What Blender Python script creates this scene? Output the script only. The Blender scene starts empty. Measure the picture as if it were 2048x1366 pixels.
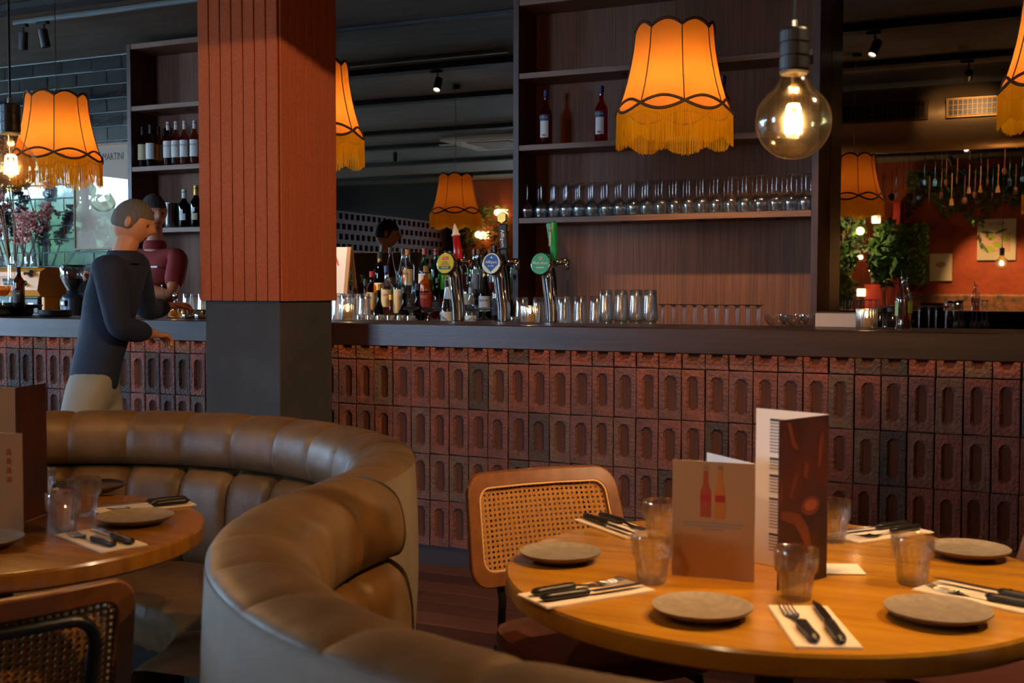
import bpy, bmesh, math, random
from mathutils import Vector, Matrix
random.seed(7)
PI = math.pi
sc = bpy.context.scene
C = sc.collection

# ---------------------------------------------------------------- camera, world, lights, exposure
FPX, YAW, TILT, ROLL, EYE = 2300.0, math.radians(24.8), math.atan(101/2300.0), 0.0022, 1.25
CF = Vector((-math.sin(YAW)*math.cos(TILT), math.cos(YAW)*math.cos(TILT), -math.sin(TILT)))
CR0 = Vector((math.cos(YAW), math.sin(YAW), 0)); CU0 = CR0.cross(CF)
CR = CR0*math.cos(ROLL) + CU0*math.sin(ROLL); CU = CR.cross(CF)
cam_data = bpy.data.cameras.new('camera'); cam = bpy.data.objects.new('camera', cam_data); C.objects.link(cam)
cam_data.sensor_width = 36; cam_data.lens = FPX/2048*36
cam_data.clip_start = 0.02; cam_data.clip_end = 200
cam.matrix_world = Matrix(((CR.x, CU.x, -CF.x, 0), (CR.y, CU.y, -CF.y, 0), (CR.z, CU.z, -CF.z, EYE), (0, 0, 0, 1)))
cam_data.dof.use_dof = True; cam_data.dof.focus_distance = 4.9; cam_data.dof.aperture_fstop = 7.0
sc.camera = cam
sc.view_settings.view_transform = 'Standard'; sc.view_settings.look = 'None'
sc.view_settings.exposure = 1.15; sc.view_settings.gamma = 1.0
sc.view_settings.use_curve_mapping = False
cy = sc.cycles
cy.max_bounces = 10; cy.diffuse_bounces = 3; cy.glossy_bounces = 4; cy.transmission_bounces = 8
cy.transparent_max_bounces = 28; cy.caustics_reflective = False; cy.caustics_refractive = False
cy.sample_clamp_indirect = 3.0; cy.use_denoising = True
world = bpy.data.worlds.new('world'); sc.world = world; world.use_nodes = True
_bg = world.node_tree.nodes['Background']; _bg.inputs[0].default_value = (0.47, 0.70, 1.0, 1); _bg.inputs[1].default_value = 23.0

YB0 = -3.6
def portal(name, loc, rot, sx, sy):
    d = bpy.data.lights.new(name, 'AREA'); d.shape = 'RECTANGLE'; d.size = sx; d.size_y = sy
    d.cycles.is_portal = True
    o = bpy.data.objects.new(name, d); o.location = loc; o.rotation_euler = rot; C.objects.link(o); return o
# daylight enters through the window wall on the left
portal('window_portal', (-12.45, 2.6, 1.7), (0, -PI/2, 0), 2.6, 8.2)

portal('window_portal', (-7.24, YB0+.05, 2.05), (PI/2, 0, 0), 1.6, 1.7)
def point(name, loc, w, col, r=0.03, parent=None):
    d = bpy.data.lights.new(name, 'POINT'); d.energy = w; d.color = col; d.shadow_soft_size = r
    o = bpy.data.objects.new(name, d); o.location = loc; C.objects.link(o)
    if parent: o.parent = parent
    return o
def spot(name, loc, target, w, col, ang=50, r=0.03, blend=.6):
    d = bpy.data.lights.new(name, 'SPOT'); d.energy = w; d.color = col; d.spot_size = math.radians(ang); d.spot_blend = blend
    d.shadow_soft_size = r
    o = bpy.data.objects.new(name, d); o.location = loc
    o.rotation_euler = (Vector(target)-Vector(loc)).to_track_quat('-Z', 'Y').to_euler(); C.objects.link(o); return o
WARM = (1.0, 0.68, 0.38); WARM2 = (1.0, 0.60, 0.27)

# ---------------------------------------------------------------- pixel rays of the photograph -> points at a known depth or height
def _ray(x, y): return CF + CR*((x-1024)/FPX) - CU*((y-683)/FPX)
def PY(x, y, Y):
    d = _ray(x, y); return d*(Y/d.y) + Vector((0, 0, EYE))
def PZ(x, y, z):
    d = _ray(x, y); return d*((z-EYE)/d.z) + Vector((0, 0, EYE))
def ppm(x, Y):                      # pixels per metre (vertical) at column x, depth Y
    return FPX/(PY(x, 582, Y).dot(Vector((CF.x, CF.y, 0)))/math.cos(TILT)**1)

# ---------------------------------------------------------------- materials
def lin(c):
    if isinstance(c, str):
        c = tuple(int(c[i:i+2], 16)/255 for i in (0, 2, 4))
        c = tuple(x/12.92 if x <= .04045 else ((x+.055)/1.055)**2.4 for x in c)
    return (c[0], c[1], c[2], 1)
MATS = {}
class NT:
    def __init__(s, name):
        s.m = bpy.data.materials.new(name); s.m.use_nodes = True; s.t = s.m.node_tree; s.t.nodes.clear()
        s.out = s.n('ShaderNodeOutputMaterial')
    def n(s, ty, **kw):
        o = s.t.nodes.new(ty)
        for k, v in kw.items():
            if k == 'inp':
                for kk, vv in v.items(): o.inputs[kk].default_value = vv
            else: setattr(o, k, v)
        return o
    def l(s, a, b): s.t.links.new(a, b)
def mat(name, col, rough=.5, metal=0., spec=.5, bump=None, noise=None, sheen=0., coat=0., emit=None, estr=0., vary=None, coords='Object'):
    """principled; noise=(scale, col2, amount, stretch) mottles the colour, bump=(scale, strength, stretch); vary=list of colours picked per object"""
    t = NT(name); p = t.n('ShaderNodeBsdfPrincipled'); t.l(p.outputs[0], t.out.inputs[0])
    p.inputs['Base Color'].default_value = lin(col); p.inputs['Roughness'].default_value = rough
    p.inputs['Metallic'].default_value = metal; p.inputs['Specular IOR Level'].default_value = spec
    if sheen: p.inputs['Sheen Weight'].default_value = sheen; p.inputs['Sheen Roughness'].default_value = .4
    if coat: p.inputs['Coat Weight'].default_value = coat; p.inputs['Coat Roughness'].default_value = .12
    if emit: p.inputs['Emission Color'].default_value = lin(emit); p.inputs['Emission Strength'].default_value = estr
    tc = t.n('ShaderNodeTexCoord'); csock = None
    if vary:
        oi = t.n('ShaderNodeObjectInfo'); r = t.n('ShaderNodeValToRGB'); r.color_ramp.interpolation = 'LINEAR'
        el = r.color_ramp.elements
        while len(el) < len(vary): el.new(.5)
        for i, (pos, c) in enumerate(vary): el[i].position = pos; el[i].color = lin(c)
        t.l(oi.outputs['Random'], r.inputs[0]); csock = r.outputs[0]
    if noise:
        sc_, c2, amt, st = noise
        mp = t.n('ShaderNodeMapping'); mp.inputs['Scale'].default_value = st; t.l(tc.outputs[coords], mp.inputs[0])
        nz = t.n('ShaderNodeTexNoise', inp={'Scale': sc_, 'Detail': 5., 'Roughness': .6}); t.l(mp.outputs[0], nz.inputs['Vector'])
        if vary:
            ad = t.n('ShaderNodeVectorMath', operation='ADD'); t.l(mp.outputs[0], ad.inputs[0])
            ml = t.n('ShaderNodeMath', operation='MULTIPLY', inp={1: 37.}); t.l(oi.outputs['Random'], ml.inputs[0]); t.l(ml.outputs[0], ad.inputs[1])
            t.l(ad.outputs[0], nz.inputs['Vector'])
        rr = t.n('ShaderNodeValToRGB'); rr.color_ramp.elements[0].position = .35; rr.color_ramp.elements[1].position = .68
        t.l(nz.outputs[0], rr.inputs[0])
        mu = t.n('ShaderNodeMath', operation='MULTIPLY', inp={1: amt}); t.l(rr.outputs[0], mu.inputs[0])
        mx = t.n('ShaderNodeMix', data_type='RGBA'); t.l(mu.outputs[0], mx.inputs[0])
        if csock: t.l(csock, mx.inputs[6])
        else: mx.inputs[6].default_value = lin(col)
        mx.inputs[7].default_value = lin(c2); csock = mx.outputs[2]
    if csock: t.l(csock, p.inputs['Base Color'])
    if bump:
        sc_, stg, st = bump
        mp = t.n('ShaderNodeMapping'); mp.inputs['Scale'].default_value = st; t.l(tc.outputs[coords], mp.inputs[0])
        nz = t.n('ShaderNodeTexNoise', inp={'Scale': sc_, 'Detail': 4.}); t.l(mp.outputs[0], nz.inputs['Vector'])
        b = t.n('ShaderNodeBump', inp={'Strength': stg, 'Distance': .01}); t.l(nz.outputs[0], b.inputs['Height']); t.l(b.outputs[0], p.inputs['Normal'])
    MATS[name] = t.m; return t.m
def glass(name, tint=(1, 1, 1), refl=1.0, blend=.35, rough=.0, base=.03, dens=1.0):
    """thin glass wall: tinted see-through, mirror-like towards grazing angles"""
    t = NT(name)
    tr = t.n('ShaderNodeBsdfTransparent', inp={'Color': (tint[0], tint[1], tint[2], 1)})
    gl = t.n('ShaderNodeBsdfGlossy', inp={'Color': (refl, refl, refl, 1), 'Roughness': rough})
    lw = t.n('ShaderNodeLayerWeight', inp={'Blend': blend})
    pw = t.n('ShaderNodeMath', operation='POWER', inp={1: 2.2}); t.l(lw.outputs['Facing'], pw.inputs[0])
    ml = t.n('ShaderNodeMath', operation='MULTIPLY_ADD', inp={1: .75*dens, 2: base}); t.l(pw.outputs[0], ml.inputs[0])
    mx = t.n('ShaderNodeMixShader'); t.l(ml.outputs[0], mx.inputs[0]); t.l(tr.outputs[0], mx.inputs[1]); t.l(gl.outputs[0], mx.inputs[2])
    t.l(mx.outputs[0], t.out.inputs[0]); MATS[name] = t.m; return t.m
def real_glass(name, tint=(1, 1, 1), mixf=.3, rough=.0, gm=.32, gb=.07, gr=.11):
    t = NT(name); g = t.n('ShaderNodeBsdfGlass', inp={'Color': (tint[0], tint[1], tint[2], 1), 'Roughness': rough, 'IOR': 1.47}); tr = t.n('ShaderNodeBsdfTransparent', inp={'Color': (tint[0], tint[1], tint[2], 1)})
    mx = t.n('ShaderNodeMixShader', inp={0: mixf}); t.l(g.outputs[0], mx.inputs[1]); t.l(tr.outputs[0], mx.inputs[2])
    gl = t.n('ShaderNodeBsdfGlossy', inp={'Color': (1, 1, 1, 1), 'Roughness': gr}); lw = t.n('ShaderNodeLayerWeight', inp={'Blend': .5}); ma = t.n('ShaderNodeMath', operation='MULTIPLY_ADD', inp={1: gm, 2: gb}); t.l(lw.outputs['Facing'], ma.inputs[0])
    m2 = t.n('ShaderNodeMixShader'); t.l(ma.outputs[0], m2.inputs[0]); t.l(mx.outputs[0], m2.inputs[1]); t.l(gl.outputs[0], m2.inputs[2]); t.l(m2.outputs[0], t.out.inputs[0]); MATS[name] = t.m; return t.m
def emis(name, col, s):
    t = NT(name); e = t.n('ShaderNodeEmission', inp={'Color': lin(col), 'Strength': s}); t.l(e.outputs[0], t.out.inputs[0]); MATS[name] = t.m; return t.m
def cloth_lamp(name, col, tcol, mixf=.6, rough=.8):
    t = NT(name); d = t.n('ShaderNodeBsdfDiffuse', inp={'Color': lin(col)}); tr = t.n('ShaderNodeBsdfTranslucent', inp={'Color': lin(tcol)})
    mx = t.n('ShaderNodeMixShader', inp={0: mixf}); t.l(d.outputs[0], mx.inputs[1]); t.l(tr.outputs[0], mx.inputs[2]); t.l(mx.outputs[0], t.out.inputs[0])
    tc = t.n('ShaderNodeTexCoord'); nz = t.n('ShaderNodeTexNoise', inp={'Scale': 9., 'Detail': 3.}); t.l(tc.outputs['Object'], nz.inputs['Vector'])
    m2 = t.n('ShaderNodeMix', data_type='RGBA'); m2.inputs[6].default_value = lin(tcol); m2.inputs[7].default_value = tuple(v*.8 for v in lin(tcol)[:3])+(1,)
    t.l(nz.outputs[0], m2.inputs[0]); t.l(m2.outputs[2], tr.inputs['Color']); MATS[name] = t.m; return t.m

oak_dark = mat('dark_oak', '553628', .42, noise=(3., '341e14', .8, (9, 9, .5)), bump=(60, .15, (6, 6, .3)))
oak_shelf = mat('shelf_oak', '8a604a', .5, noise=(3., '5e3e2c', .75, (.6, 14, 14)), bump=(60, .15, (.3, 6, 6)))
oak_back = mat('back_panel_oak', '7c4c2e', .6, noise=(5., '4c2c18', .85, (16, 16, .35)), bump=(70, .3, (8, 8, .15)))
oak_top = mat('bar_top_oak', '40261a', .36, noise=(3., '24140c', .8, (.5, 10, 10)), bump=(50, .05, (.3, 6, 6)))
table_wood = mat('table_oak', 'c28a26', .24, noise=(2.2, '9c6616', .75, (1.2, 11, 3)), bump=(40, .05, (.5, 8, 2)), coat=.35)
table_wood2 = mat('table_walnut', '9c6824', .26, noise=(2.2, '744614', .75, (1.2, 11, 3)), bump=(40, .05, (.5, 8, 2)), coat=.35)
chair_wood = mat('chair_wood', '87501f', .35, noise=(3., '5f3410', .7, (1, 8, 8)), coat=.3)
floor_wood = mat('floor_plank', '5a3424', .38, vary=[(0, '4b2a1c'), (.5, '5d3625'), (1, '6d432e')], noise=(3., '301a10', .6, (1, 12, 12)))
brick_m = mat('clay_brick', '8a4a38', .85, vary=[(0, '7a4438'), (.3, '84493a'), (.5, '6e4440'), (.75, '765040'), (.90, '66503f'), (.97, '34302f')], noise=(14., '503631', .7, (1, 1, 1)), bump=(70, 1.6, (1, 1, 1)))
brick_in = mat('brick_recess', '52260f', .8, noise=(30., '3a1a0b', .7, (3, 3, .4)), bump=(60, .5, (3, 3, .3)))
felt = mat('orange_felt', 'ac5836', .95, spec=.1, noise=(120., '8e3c1e', .6, (1, 1, 1)), bump=(300, .3, (1, 1, 1)), sheen=.25)
dark_plaster = mat('dark_plaster', '3a3838', .8, noise=(8., '2c2a2a', .6, (1, 1, 1)), bump=(40, .4, (1, 1, 1)))
ceil_m = mat('ceiling_paint', '7c766e', .8, noise=(3., '605b54', .7, (.5, 3, 1)), bump=(8, .5, (1, 1, 1)))
beam_m = mat('beam_paint', '15130f', .7)
leather = mat('olive_leather', '674e31', .50, spec=.45, noise=(9., '45331c', .85, (1, 1, 1)), bump=(25, .25, (1, 1, 1)))
leather_daylit = mat('olive_leather_daylit', '7e7362', .5, spec=.6, noise=(9., '655a46', .6, (1, 1, 1)), bump=(20, .2, (1, 1, 1)))  # same leather made paler and greyer: daylight on the outer back, in the colour
seat_velvet = mat('brown_velvet', '5c2e1e', .9, spec=.2, sheen=.12, noise=(20., '4b271b', .6, (1, 1, 1)))
cane = mat('cane', 'c98c3c', .6, noise=(160., '96601f', .8, (1, 1, 1)), bump=(300, .6, (1, 1, 1)))
cane_trim = mat('cane_trim', 'e0b070', .5)
black_metal = mat('black_metal', '0c0c0d', .35, spec=.5)
black_plastic = mat('black_plastic', '101010', .38)
steel = mat('steel', 'c8c8c8', .18, metal=1.)
chrome = mat('chrome', 'd8d8d8', .07, metal=1.)
brass = mat('brass', '9a7442', .3, metal=1.)
duct_m = mat('duct_metal', 'a88a64', .42, metal=.7, bump=(20, .2, (1, 1, 1)))
paper = mat('paper', 'b48450', .7); paper_w = mat('white_paper', 'e6ded4', .7)
menu_dark = mat('menu_cover', '2c1610', .5, noise=(9., '6b2c16', .55, (1, 1, 1)))
menu_figure = mat('menu_cover_print', '7a3820', .5, noise=(30., '5c2614', .6, (1, 1, 1)))
ink = mat('ink', '3a2c24', .7); ink_light = mat('grey_ink', '8c7b6a', .7); red_ink = mat('red_ink', 'b02018', .6)
napkin_m = mat('napkin', 'e2d2c0', .9, bump=(200, .15, (1, 1, 1)))
plate_m = mat('stoneware', 'a59a8c', .32, noise=(60., '857868', .8, (1, 1, 1)), coat=.8)
plate_rim = mat('stoneware_rim', '5a4436', .4)
plate_black = mat('black_stoneware', '1a1817', .25)
skin = mat('skin', 'b97a56', .5, spec=.4); hair_m = mat('hair', '2a2018', .8, bump=(80, .8, (1, 1, .2))); hair_g = mat('grey_hair', '5a5048', .8, bump=(80, .8, (1, 1, .2)))
lip_m = mat('lips', '8c4a3c', .5)
polo = mat('red_polo', '7e1c18', .85, bump=(30, .3, (1, 1, 1))); navy = mat('navy_jacket', '141c30', .85, bump=(14, .6, (1, 1, 1)))
khaki = mat('khaki', '8c8374', .85, bump=(14, .5, (1, 1, 1))); eye_w = mat('eye', '4a3c34', .3); black_cloth = mat('black_cloth', '141210', .9)
plaster_t = mat('terracotta_plaster', 'a8481a', .8, noise=(6., '8a3610', .7, (1, 1, 1)), bump=(12, .8, (1, 1, 1)))
clay_t = mat('claustra_clay', '4e1e0c', .8, noise=(10., '381408', .6, (1, 1, 1)))
wall_dark = mat('wall_dark', '2a2320', .8); plinth_m = mat('plinth', '2a1614', .6)
mirror_m = mat('mirror', 'b8b2a8', .012, metal=1.)
tile_m = mat('glazed_tile', '0c1014', .06, spec=.9, coat=1., vary=[(0, '0a0e12'), (.5, '10161a'), (1, '161c20')], bump=(9, .12, (1, 1, 1)))
tile_m.node_tree.nodes['Principled BSDF'].inputs['IOR'].default_value = 1.8
grout = mat('grout', 'a0a8a8', .6)
leaf_m = mat('leaf', '3f6a28', .5, noise=(3., '1f4016', .8, (1, 1, 1))); leaf_y = mat('leaf_light', '6f8a30', .5, noise=(3., '3e5c1c', .8, (1, 1, 1)))
leaf_out = mat('outdoor_leaf', '4f7a40', .6, noise=(.8, '1f401c', .8, (1, 1, 1)))
branch_m = mat('branch', '8a6a4a', .8); blossom = mat('blossom', 'd98a80', .7, vary=[(0, 'd88078'), (1, 'f0b4a8')])
floral = mat('floral_fabric', 'a8623c', .9, noise=(9., '40452a', 1., (1, 1, 1)))
red_paint = mat('red_paint', '9c2010', .5); yellow_paint = mat('yellow_paint', 'ea8a06', .35, coat=.2)
white_plastic = mat('white_plastic', 'ece6da', .5); blue_l = mat('blue_label', '14386e', .5); gold = mat('gold_foil', 'c8963c', .35, metal=.6)
wood_light = mat('light_wood', 'a87848', .5, noise=(4., '86582c', .6, (8, 8, .6)))
spoon_wood = mat('spoon_wood', '6e3c1e', .5, noise=(6., '3e1e0e', .7, (6, 6, .6)))
thin = glass('clear_glass', (.93, .94, .94), 1., .5, base=.12, dens=1.4, rough=.07)
tumbler_g = real_glass('tumbler_glass', (.98, .98, .97), .65, gm=.16, gb=.03, gr=.07); stem_g = real_glass('stem_glass', (.98, .99, .99), .55, gm=.42, gb=.10, gr=.12)
amber_g = glass('amber_glass', (.97, .78, .48), .9, .3, base=.10, rough=.11)
green_g = glass('green_glass', (.22, .72, .20), .8, .3, base=.05)
brown_g = glass('brown_glass', (.22, .07, .02), .8, .3, base=.06)
dark_g = glass('dark_bottle_glass', (.02, .03, .02), .8, .3, base=.06)
red_liq = glass('red_liquor', (.80, .07, .03), .8, .25, base=.05)
amber_liq = glass('amber_liquor', (.80, .40, .09), .8, .25, base=.05)
rose_liq = glass('rose_wine', (.70, .28, .12), .8, .25, base=.05)
blue_g = glass('blue_glass', (.45, .75, .80), .9, .3, base=.06)
candle_g = glass('candle_glass', (.97, .93, .86), 1., .5, base=.16, dens=1.2, rough=.16)
window_g = glass('window_glass', (.97, .99, 1.), .9, .1, base=.03, dens=.3)
poster_g = glass('picture_glass', (.97, .97, .97), 1., .35, base=.03, dens=.35)
shade_m = cloth_lamp('lamp_shade_cloth', 'd8843c', 'ea8c30', .6); fringe_m = cloth_lamp('lamp_fringe', 'e0a818', 'ffcc30', .62)
braid_m = mat('lamp_braid', '4a3018', .8, bump=(200, .8, (1, 1, 1)))
filament = emis('filament', (1., .66, .32), 40.); flame = emis('flame', (1., .72, .35), 25.)
wax = cloth_lamp('candle_wax', 'f0dcb0', 'ffd080', .5)
led_strip = emis('led_strip', (1., .47, .14), 4.); spot_face = emis('spot_face', (1., .85, .6), 6.); cube_light = emis('cube_light', (1., .72, .32), 3.5)
screen_blue = emis('display', (.3, .5, 1.), 3.)

# ---------------------------------------------------------------- mesh helpers
class MB:
    def __init__(s): s.v = []; s.f = []; s.mi = []; s.cur = 0
    def add(s, vs, fs):
        b = len(s.v); s.v += [tuple(x) for x in vs]; s.f += [tuple(b+i for i in f) for f in fs]; s.mi += [s.cur]*len(fs); return s
    def box(s, x0, x1, y0, y1, z0, z1, M=None):
        vs = [Vector((x, y, z)) for z in (z0, z1) for y in (y0, y1) for x in (x0, x1)]
        if M: vs = [M @ v for v in vs]
        return s.add(vs, [(0, 2, 3, 1), (4, 5, 7, 6), (0, 1, 5, 4), (2, 6, 7, 3), (0, 4, 6, 2), (1, 3, 7, 5)])
    def cbox(s, x0, x1, y0, y1, z0, z1, b=.004, M=None):       # box with chamfered edges
        vs = []; 
        for z in (z0, z0+b, z1-b, z1):
            i = b if z in (z0, z1) else 0
            for (sx, sy) in ((0, 0), (1, 0), (1, 1), (0, 1)):
                X0, X1, Y0, Y1 = x0+i, x1-i, y0+i, y1-i
                cx = X1 if sx else X0; cyy = Y1 if sy else Y0
                dx = -b if sx else b; dy = -b if sy else b
                if i: dx *= .6; dy *= .6
                a = (cx+dx, cyy, z); c = (cx, cyy+dy, z)
                vs += ([c, a] if (sx, sy) in ((0, 0), (1, 1)) else [a, c])
        if M: vs = [M @ Vector(v) for v in vs]
        fs = [tuple(reversed(range(8))), tuple(range(24, 32))]
        for k in range(3):
            for i in range(8): j = (i+1) % 8; fs.append((k*8+i, k*8+j, k*8+8+j, k*8+8+i))
        return s.add(vs, fs)
    def lathe(s, prof, n=24, cen=(0, 0, 0), M=None, a0=0, a1=2*PI, rf=None, cap=False):
        full = abs(a1-a0-2*PI) < 1e-6; m = n if full else n+1; vs = []
        for (r, z) in prof:
            for i in range(m):
                a = a0+(a1-a0)*i/n; rr = r*(rf(a, z) if rf else 1)
                vs.append(Vector((cen[0]+rr*math.cos(a), cen[1]+rr*math.sin(a), cen[2]+z)))
        if M: vs = [M @ v for v in vs]
        fs = []
        for k in range(len(prof)-1):
            for i in range(n if full else n):
                j = (i+1) % m if full else i+1
                fs.append((k*m+i, k*m+j, (k+1)*m+j, (k+1)*m+i))
        if cap: fs.append(tuple(reversed(range(m)))); fs.append(tuple(range((len(prof)-1)*m, len(prof)*m)))
        return s.add(vs, fs)
    def tube(s, pts, r, n=8, caps=True):
        pts = [Vector(p) for p in pts]; rs = r if isinstance(r, (list, tuple)) else [r]*len(pts)
        vs = []; up = None
        for k, p in enumerate(pts):
            d = (pts[min(k+1, len(pts)-1)]-pts[max(k-1, 0)]).normalized()
            if up is None: up = Vector((0, 0, 1)) if abs(d.z) < .9 else Vector((1, 0, 0))
            a = d.cross(up).normalized(); b = a.cross(d).normalized(); up = b
            for i in range(n):
                t = 2*PI*i/n; vs.append(p+(a*math.cos(t)+b*math.sin(t))*rs[k])
        fs = [(k*n+i, k*n+(i+1) % n, (k+1)*n+(i+1) % n, (k+1)*n+i) for k in range(len(pts)-1) for i in range(n)]
        if caps: fs += [tuple(reversed(range(n))), tuple(range((len(pts)-1)*n, len(pts)*n))]
        return s.add(vs, fs)
    def prism(s, poly, z0, z1, M=None):
        n = len(poly); vs = [Vector((x, y, z)) for z in (z0, z1) for (x, y) in poly]
        if M: vs = [M @ v for v in vs]
        return s.add(vs, [tuple(reversed(range(n))), tuple(range(n, 2*n))]+[(i, (i+1) % n, n+(i+1) % n, n+i) for i in range(n)])
    def grid(s, fn, nu, nv, closeu=False):
        vs = [Vector(fn(u/nu, v/nv)) for v in range(nv+1) for u in range(nu if closeu else nu+1)]
        m = nu if closeu else nu+1
        fs = [(v*m+u, v*m+(u+1) % m, (v+1)*m+(u+1) % m, (v+1)*m+u) for v in range(nv) for u in range(nu)]
        return s.add(vs, fs)
    def sphere(s, c, r, nu=12, nv=8, sc3=(1, 1, 1)):
        return s.grid(lambda u, v: (c[0]+r*sc3[0]*math.sin(PI*v)*math.cos(2*PI*u), c[1]+r*sc3[1]*math.sin(PI*v)*math.sin(2*PI*u), c[2]-r*sc3[2]*math.cos(PI*v)), nu, nv, True)
    def mesh(s, name, mats, smooth=False):
        me = bpy.data.meshes.new(name); me.from_pydata(s.v, [], s.f)
        for m in (mats if isinstance(mats, (list, tuple)) else [mats]): me.materials.append(m)
        if any(s.mi): me.polygons.foreach_set('material_index', s.mi)
        if smooth: me.polygons.foreach_set('use_smooth', [True]*len(s.f))
        me.update(); return me
    def build(s, name, mats, parent=None, smooth=False, **kw):
        o = bpy.data.objects.new(name, s.mesh(name, mats, smooth)); C.objects.link(o)
        if parent: o.parent = parent
        for k, v in kw.items(): o[k] = v
        return o
def autosmooth(o, ang=40):
    me = o.data
    bm = bmesh.new(); bm.from_mesh(me)
    for f in bm.faces: f.smooth = True
    for e in bm.edges:
        if len(e.link_faces) == 2 and e.calc_face_angle(0) > math.radians(ang): e.smooth = False
    bm.to_mesh(me); bm.free(); return o
def link(name, me, parent=None, loc=None, rz=None, **kw):
    o = bpy.data.objects.new(name, me); C.objects.link(o)
    if parent: o.parent = parent
    if loc is not None: o.location = loc
    if rz is not None: o.rotation_euler = (0, 0, rz)
    for k, v in kw.items(): o[k] = v
    return o
def thing(name, label, cat, loc=(0, 0, 0), rz=0, group=None, rot=None):
    o = bpy.data.objects.new(name, None); C.objects.link(o); o.location = loc; o.rotation_euler = rot if rot else (0, 0, rz)
    o.empty_display_size = .05; o['label'] = label; o['category'] = cat
    if group: o['group'] = group
    return o
def tag(o, label, cat, group=None):
    o['label'] = label; o['category'] = cat
    if group: o['group'] = group
    return o
def struct(o): o['kind'] = 'structure'; return o
def dup(root, loc, rz=0, label=None, group=None, scale=None, rot=None):
    def cp(o, par):
        c = o.copy(); C.objects.link(c); c.parent = par
        for ch in o.children: cp(ch, c)
        return c
    r = cp(root, None); r.location = loc; r.rotation_euler = rot if rot else (0, 0, rz)
    if scale: r.scale = scale if isinstance(scale, (list, tuple)) else (scale,)*3
    if label: r['label'] = label
    if group: r['group'] = group
    return r
_dg = None
def text(body, size, m, parent, loc, rot=(PI/2, 0, 0), name='lettering', align='CENTER', sx=1.):
    cu = bpy.data.curves.new(name, 'FONT'); cu.body = body; cu.size = size; cu.align_x = align; cu.align_y = 'CENTER'
    cu.resolution_u = 1; cu.extrude = .0003
    tmp = bpy.data.objects.new(name, cu); me = bpy.data.meshes.new_from_object(tmp); me.materials.clear(); me.materials.append(m)
    bpy.data.objects.remove(tmp)
    o = bpy.data.objects.new(name, me); C.objects.link(o); o.parent = parent; o.location = loc; o.rotation_euler = rot; o.scale = (sx, 1, 1); o['kind'] = 'stuff'; return o
ORD = ['first', 'second', 'third', 'fourth', 'fifth', 'sixth', 'seventh', 'eighth', 'ninth', 'tenth', 'eleventh', 'twelfth', 'thirteenth', 'fourteenth',
       'fifteenth', 'sixteenth', 'seventeenth', 'eighteenth', 'nineteenth', 'twentieth', 'twenty-first', 'twenty-second', 'twenty-third', 'twenty-fourth', 'twenty-fifth', 'twenty-sixth', 'twenty-seventh', 'twenty-eighth']
def resample(prof, n):              # smooth a short profile with a Catmull-Rom spline
    out = []
    P = [prof[0]]+list(prof)+[prof[-1]]
    for i in range(1, len(P)-2):
        for k in range(n):
            t = k/n; q = []
            for c in (0, 1):
                a, b, d, e = P[i-1][c], P[i][c], P[i+1][c], P[i+2][c]
                q.append(.5*((2*b)+(-a+d)*t+(2*a-5*b+4*d-e)*t*t+(-a+3*b-3*d+e)*t**3))
            out.append((max(q[0], 0), q[1]))
    out.append(tuple(prof[-1])); return out

# ================================================================ ROOM SHELL
XL, XR, YB, YM, ZC = -12.5, 3.2, -3.6, 7.2, 3.17
fl = struct(MB().box(XL, XR, YB, YM+.2, -.1, -.004).build('floor', floor_wood))
pw = .14; plank_me = MB().cbox(-1.1, 1.1, -pw/2+.0015, pw/2-.0015, -.004, .012, .002).mesh('plank', floor_wood)
for j in range(14):
    for i in range(4):
        o = link('plank', plank_me, fl, (-3.4+i*2.2+(j % 3)*.7, 4.5-j*pw, -.008))
struct(MB().box(XL, XR, YB, YM+.2, ZC, ZC+.1).build('ceiling', ceil_m))
for k, yb in enumerate((5.72, 4.33, 2.35, 1.15, -.6, -2.4)):
    o = MB().cbox(XL, XR, yb-.07, yb+.07, ZC-.05, ZC-.001, .006).build('ceiling_beam', beam_m); struct(o)
# wall behind the bar, with the glazed tiles at its left
wb = struct(MB().box(XL, XR, YM+.012, YM+.2, 0, ZC).build('wall_front', wall_dark))
gr = MB().box(XL, -6.47, YM+.001, YM+.011, .9, ZC-.01).build('grout', grout, wb)
tile_me = MB().cbox(-.161, .161, -.008, .001, -.0545, .0545, .004).mesh('tile', tile_m)
for r in range(19):
    for c in range(9):
        x = -6.64-.3255*c-(.163 if r % 2 else 0); z = ZC-.075-.1135*r
        if x > -6.4: continue
        o = link('tile', tile_me, wb, (x, YM, z)); o.rotation_euler = (random.uniform(-.006, .006), 0, random.uniform(-.008, .008))
wl = struct(MB().box(XL-.2, XL, YB, -1.5, 0, ZC).box(XL-.2, XL, 6.7, YM+.2, 0, ZC).box(XL-.2, XL, -1.5, 6.7, 0, .4).box(XL-.2, XL, -1.5, 6.7, 3.0, ZC).build('wall_left', wall_dark))
wbk = struct(MB().box(XL, -8.05, YB-.2, YB, 0, ZC).box(-6.35, -2.95, YB-.2, YB, 0, ZC).box(-8.05, -6.35, YB-.2, YB, 0, 1.2).box(-8.05, -6.35, YB-.2, YB, 2.9, ZC).build('wall_back', wall_dark))
wbt = MB().box(-2.95, XR, YB-.2, YB, 0, ZC).build('plaster_panel', plaster_t, wbk)
struct(MB().box(XR, XR+.2, YB, YM+.2, 0, ZC).build('wall_right', wall_dark))
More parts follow.
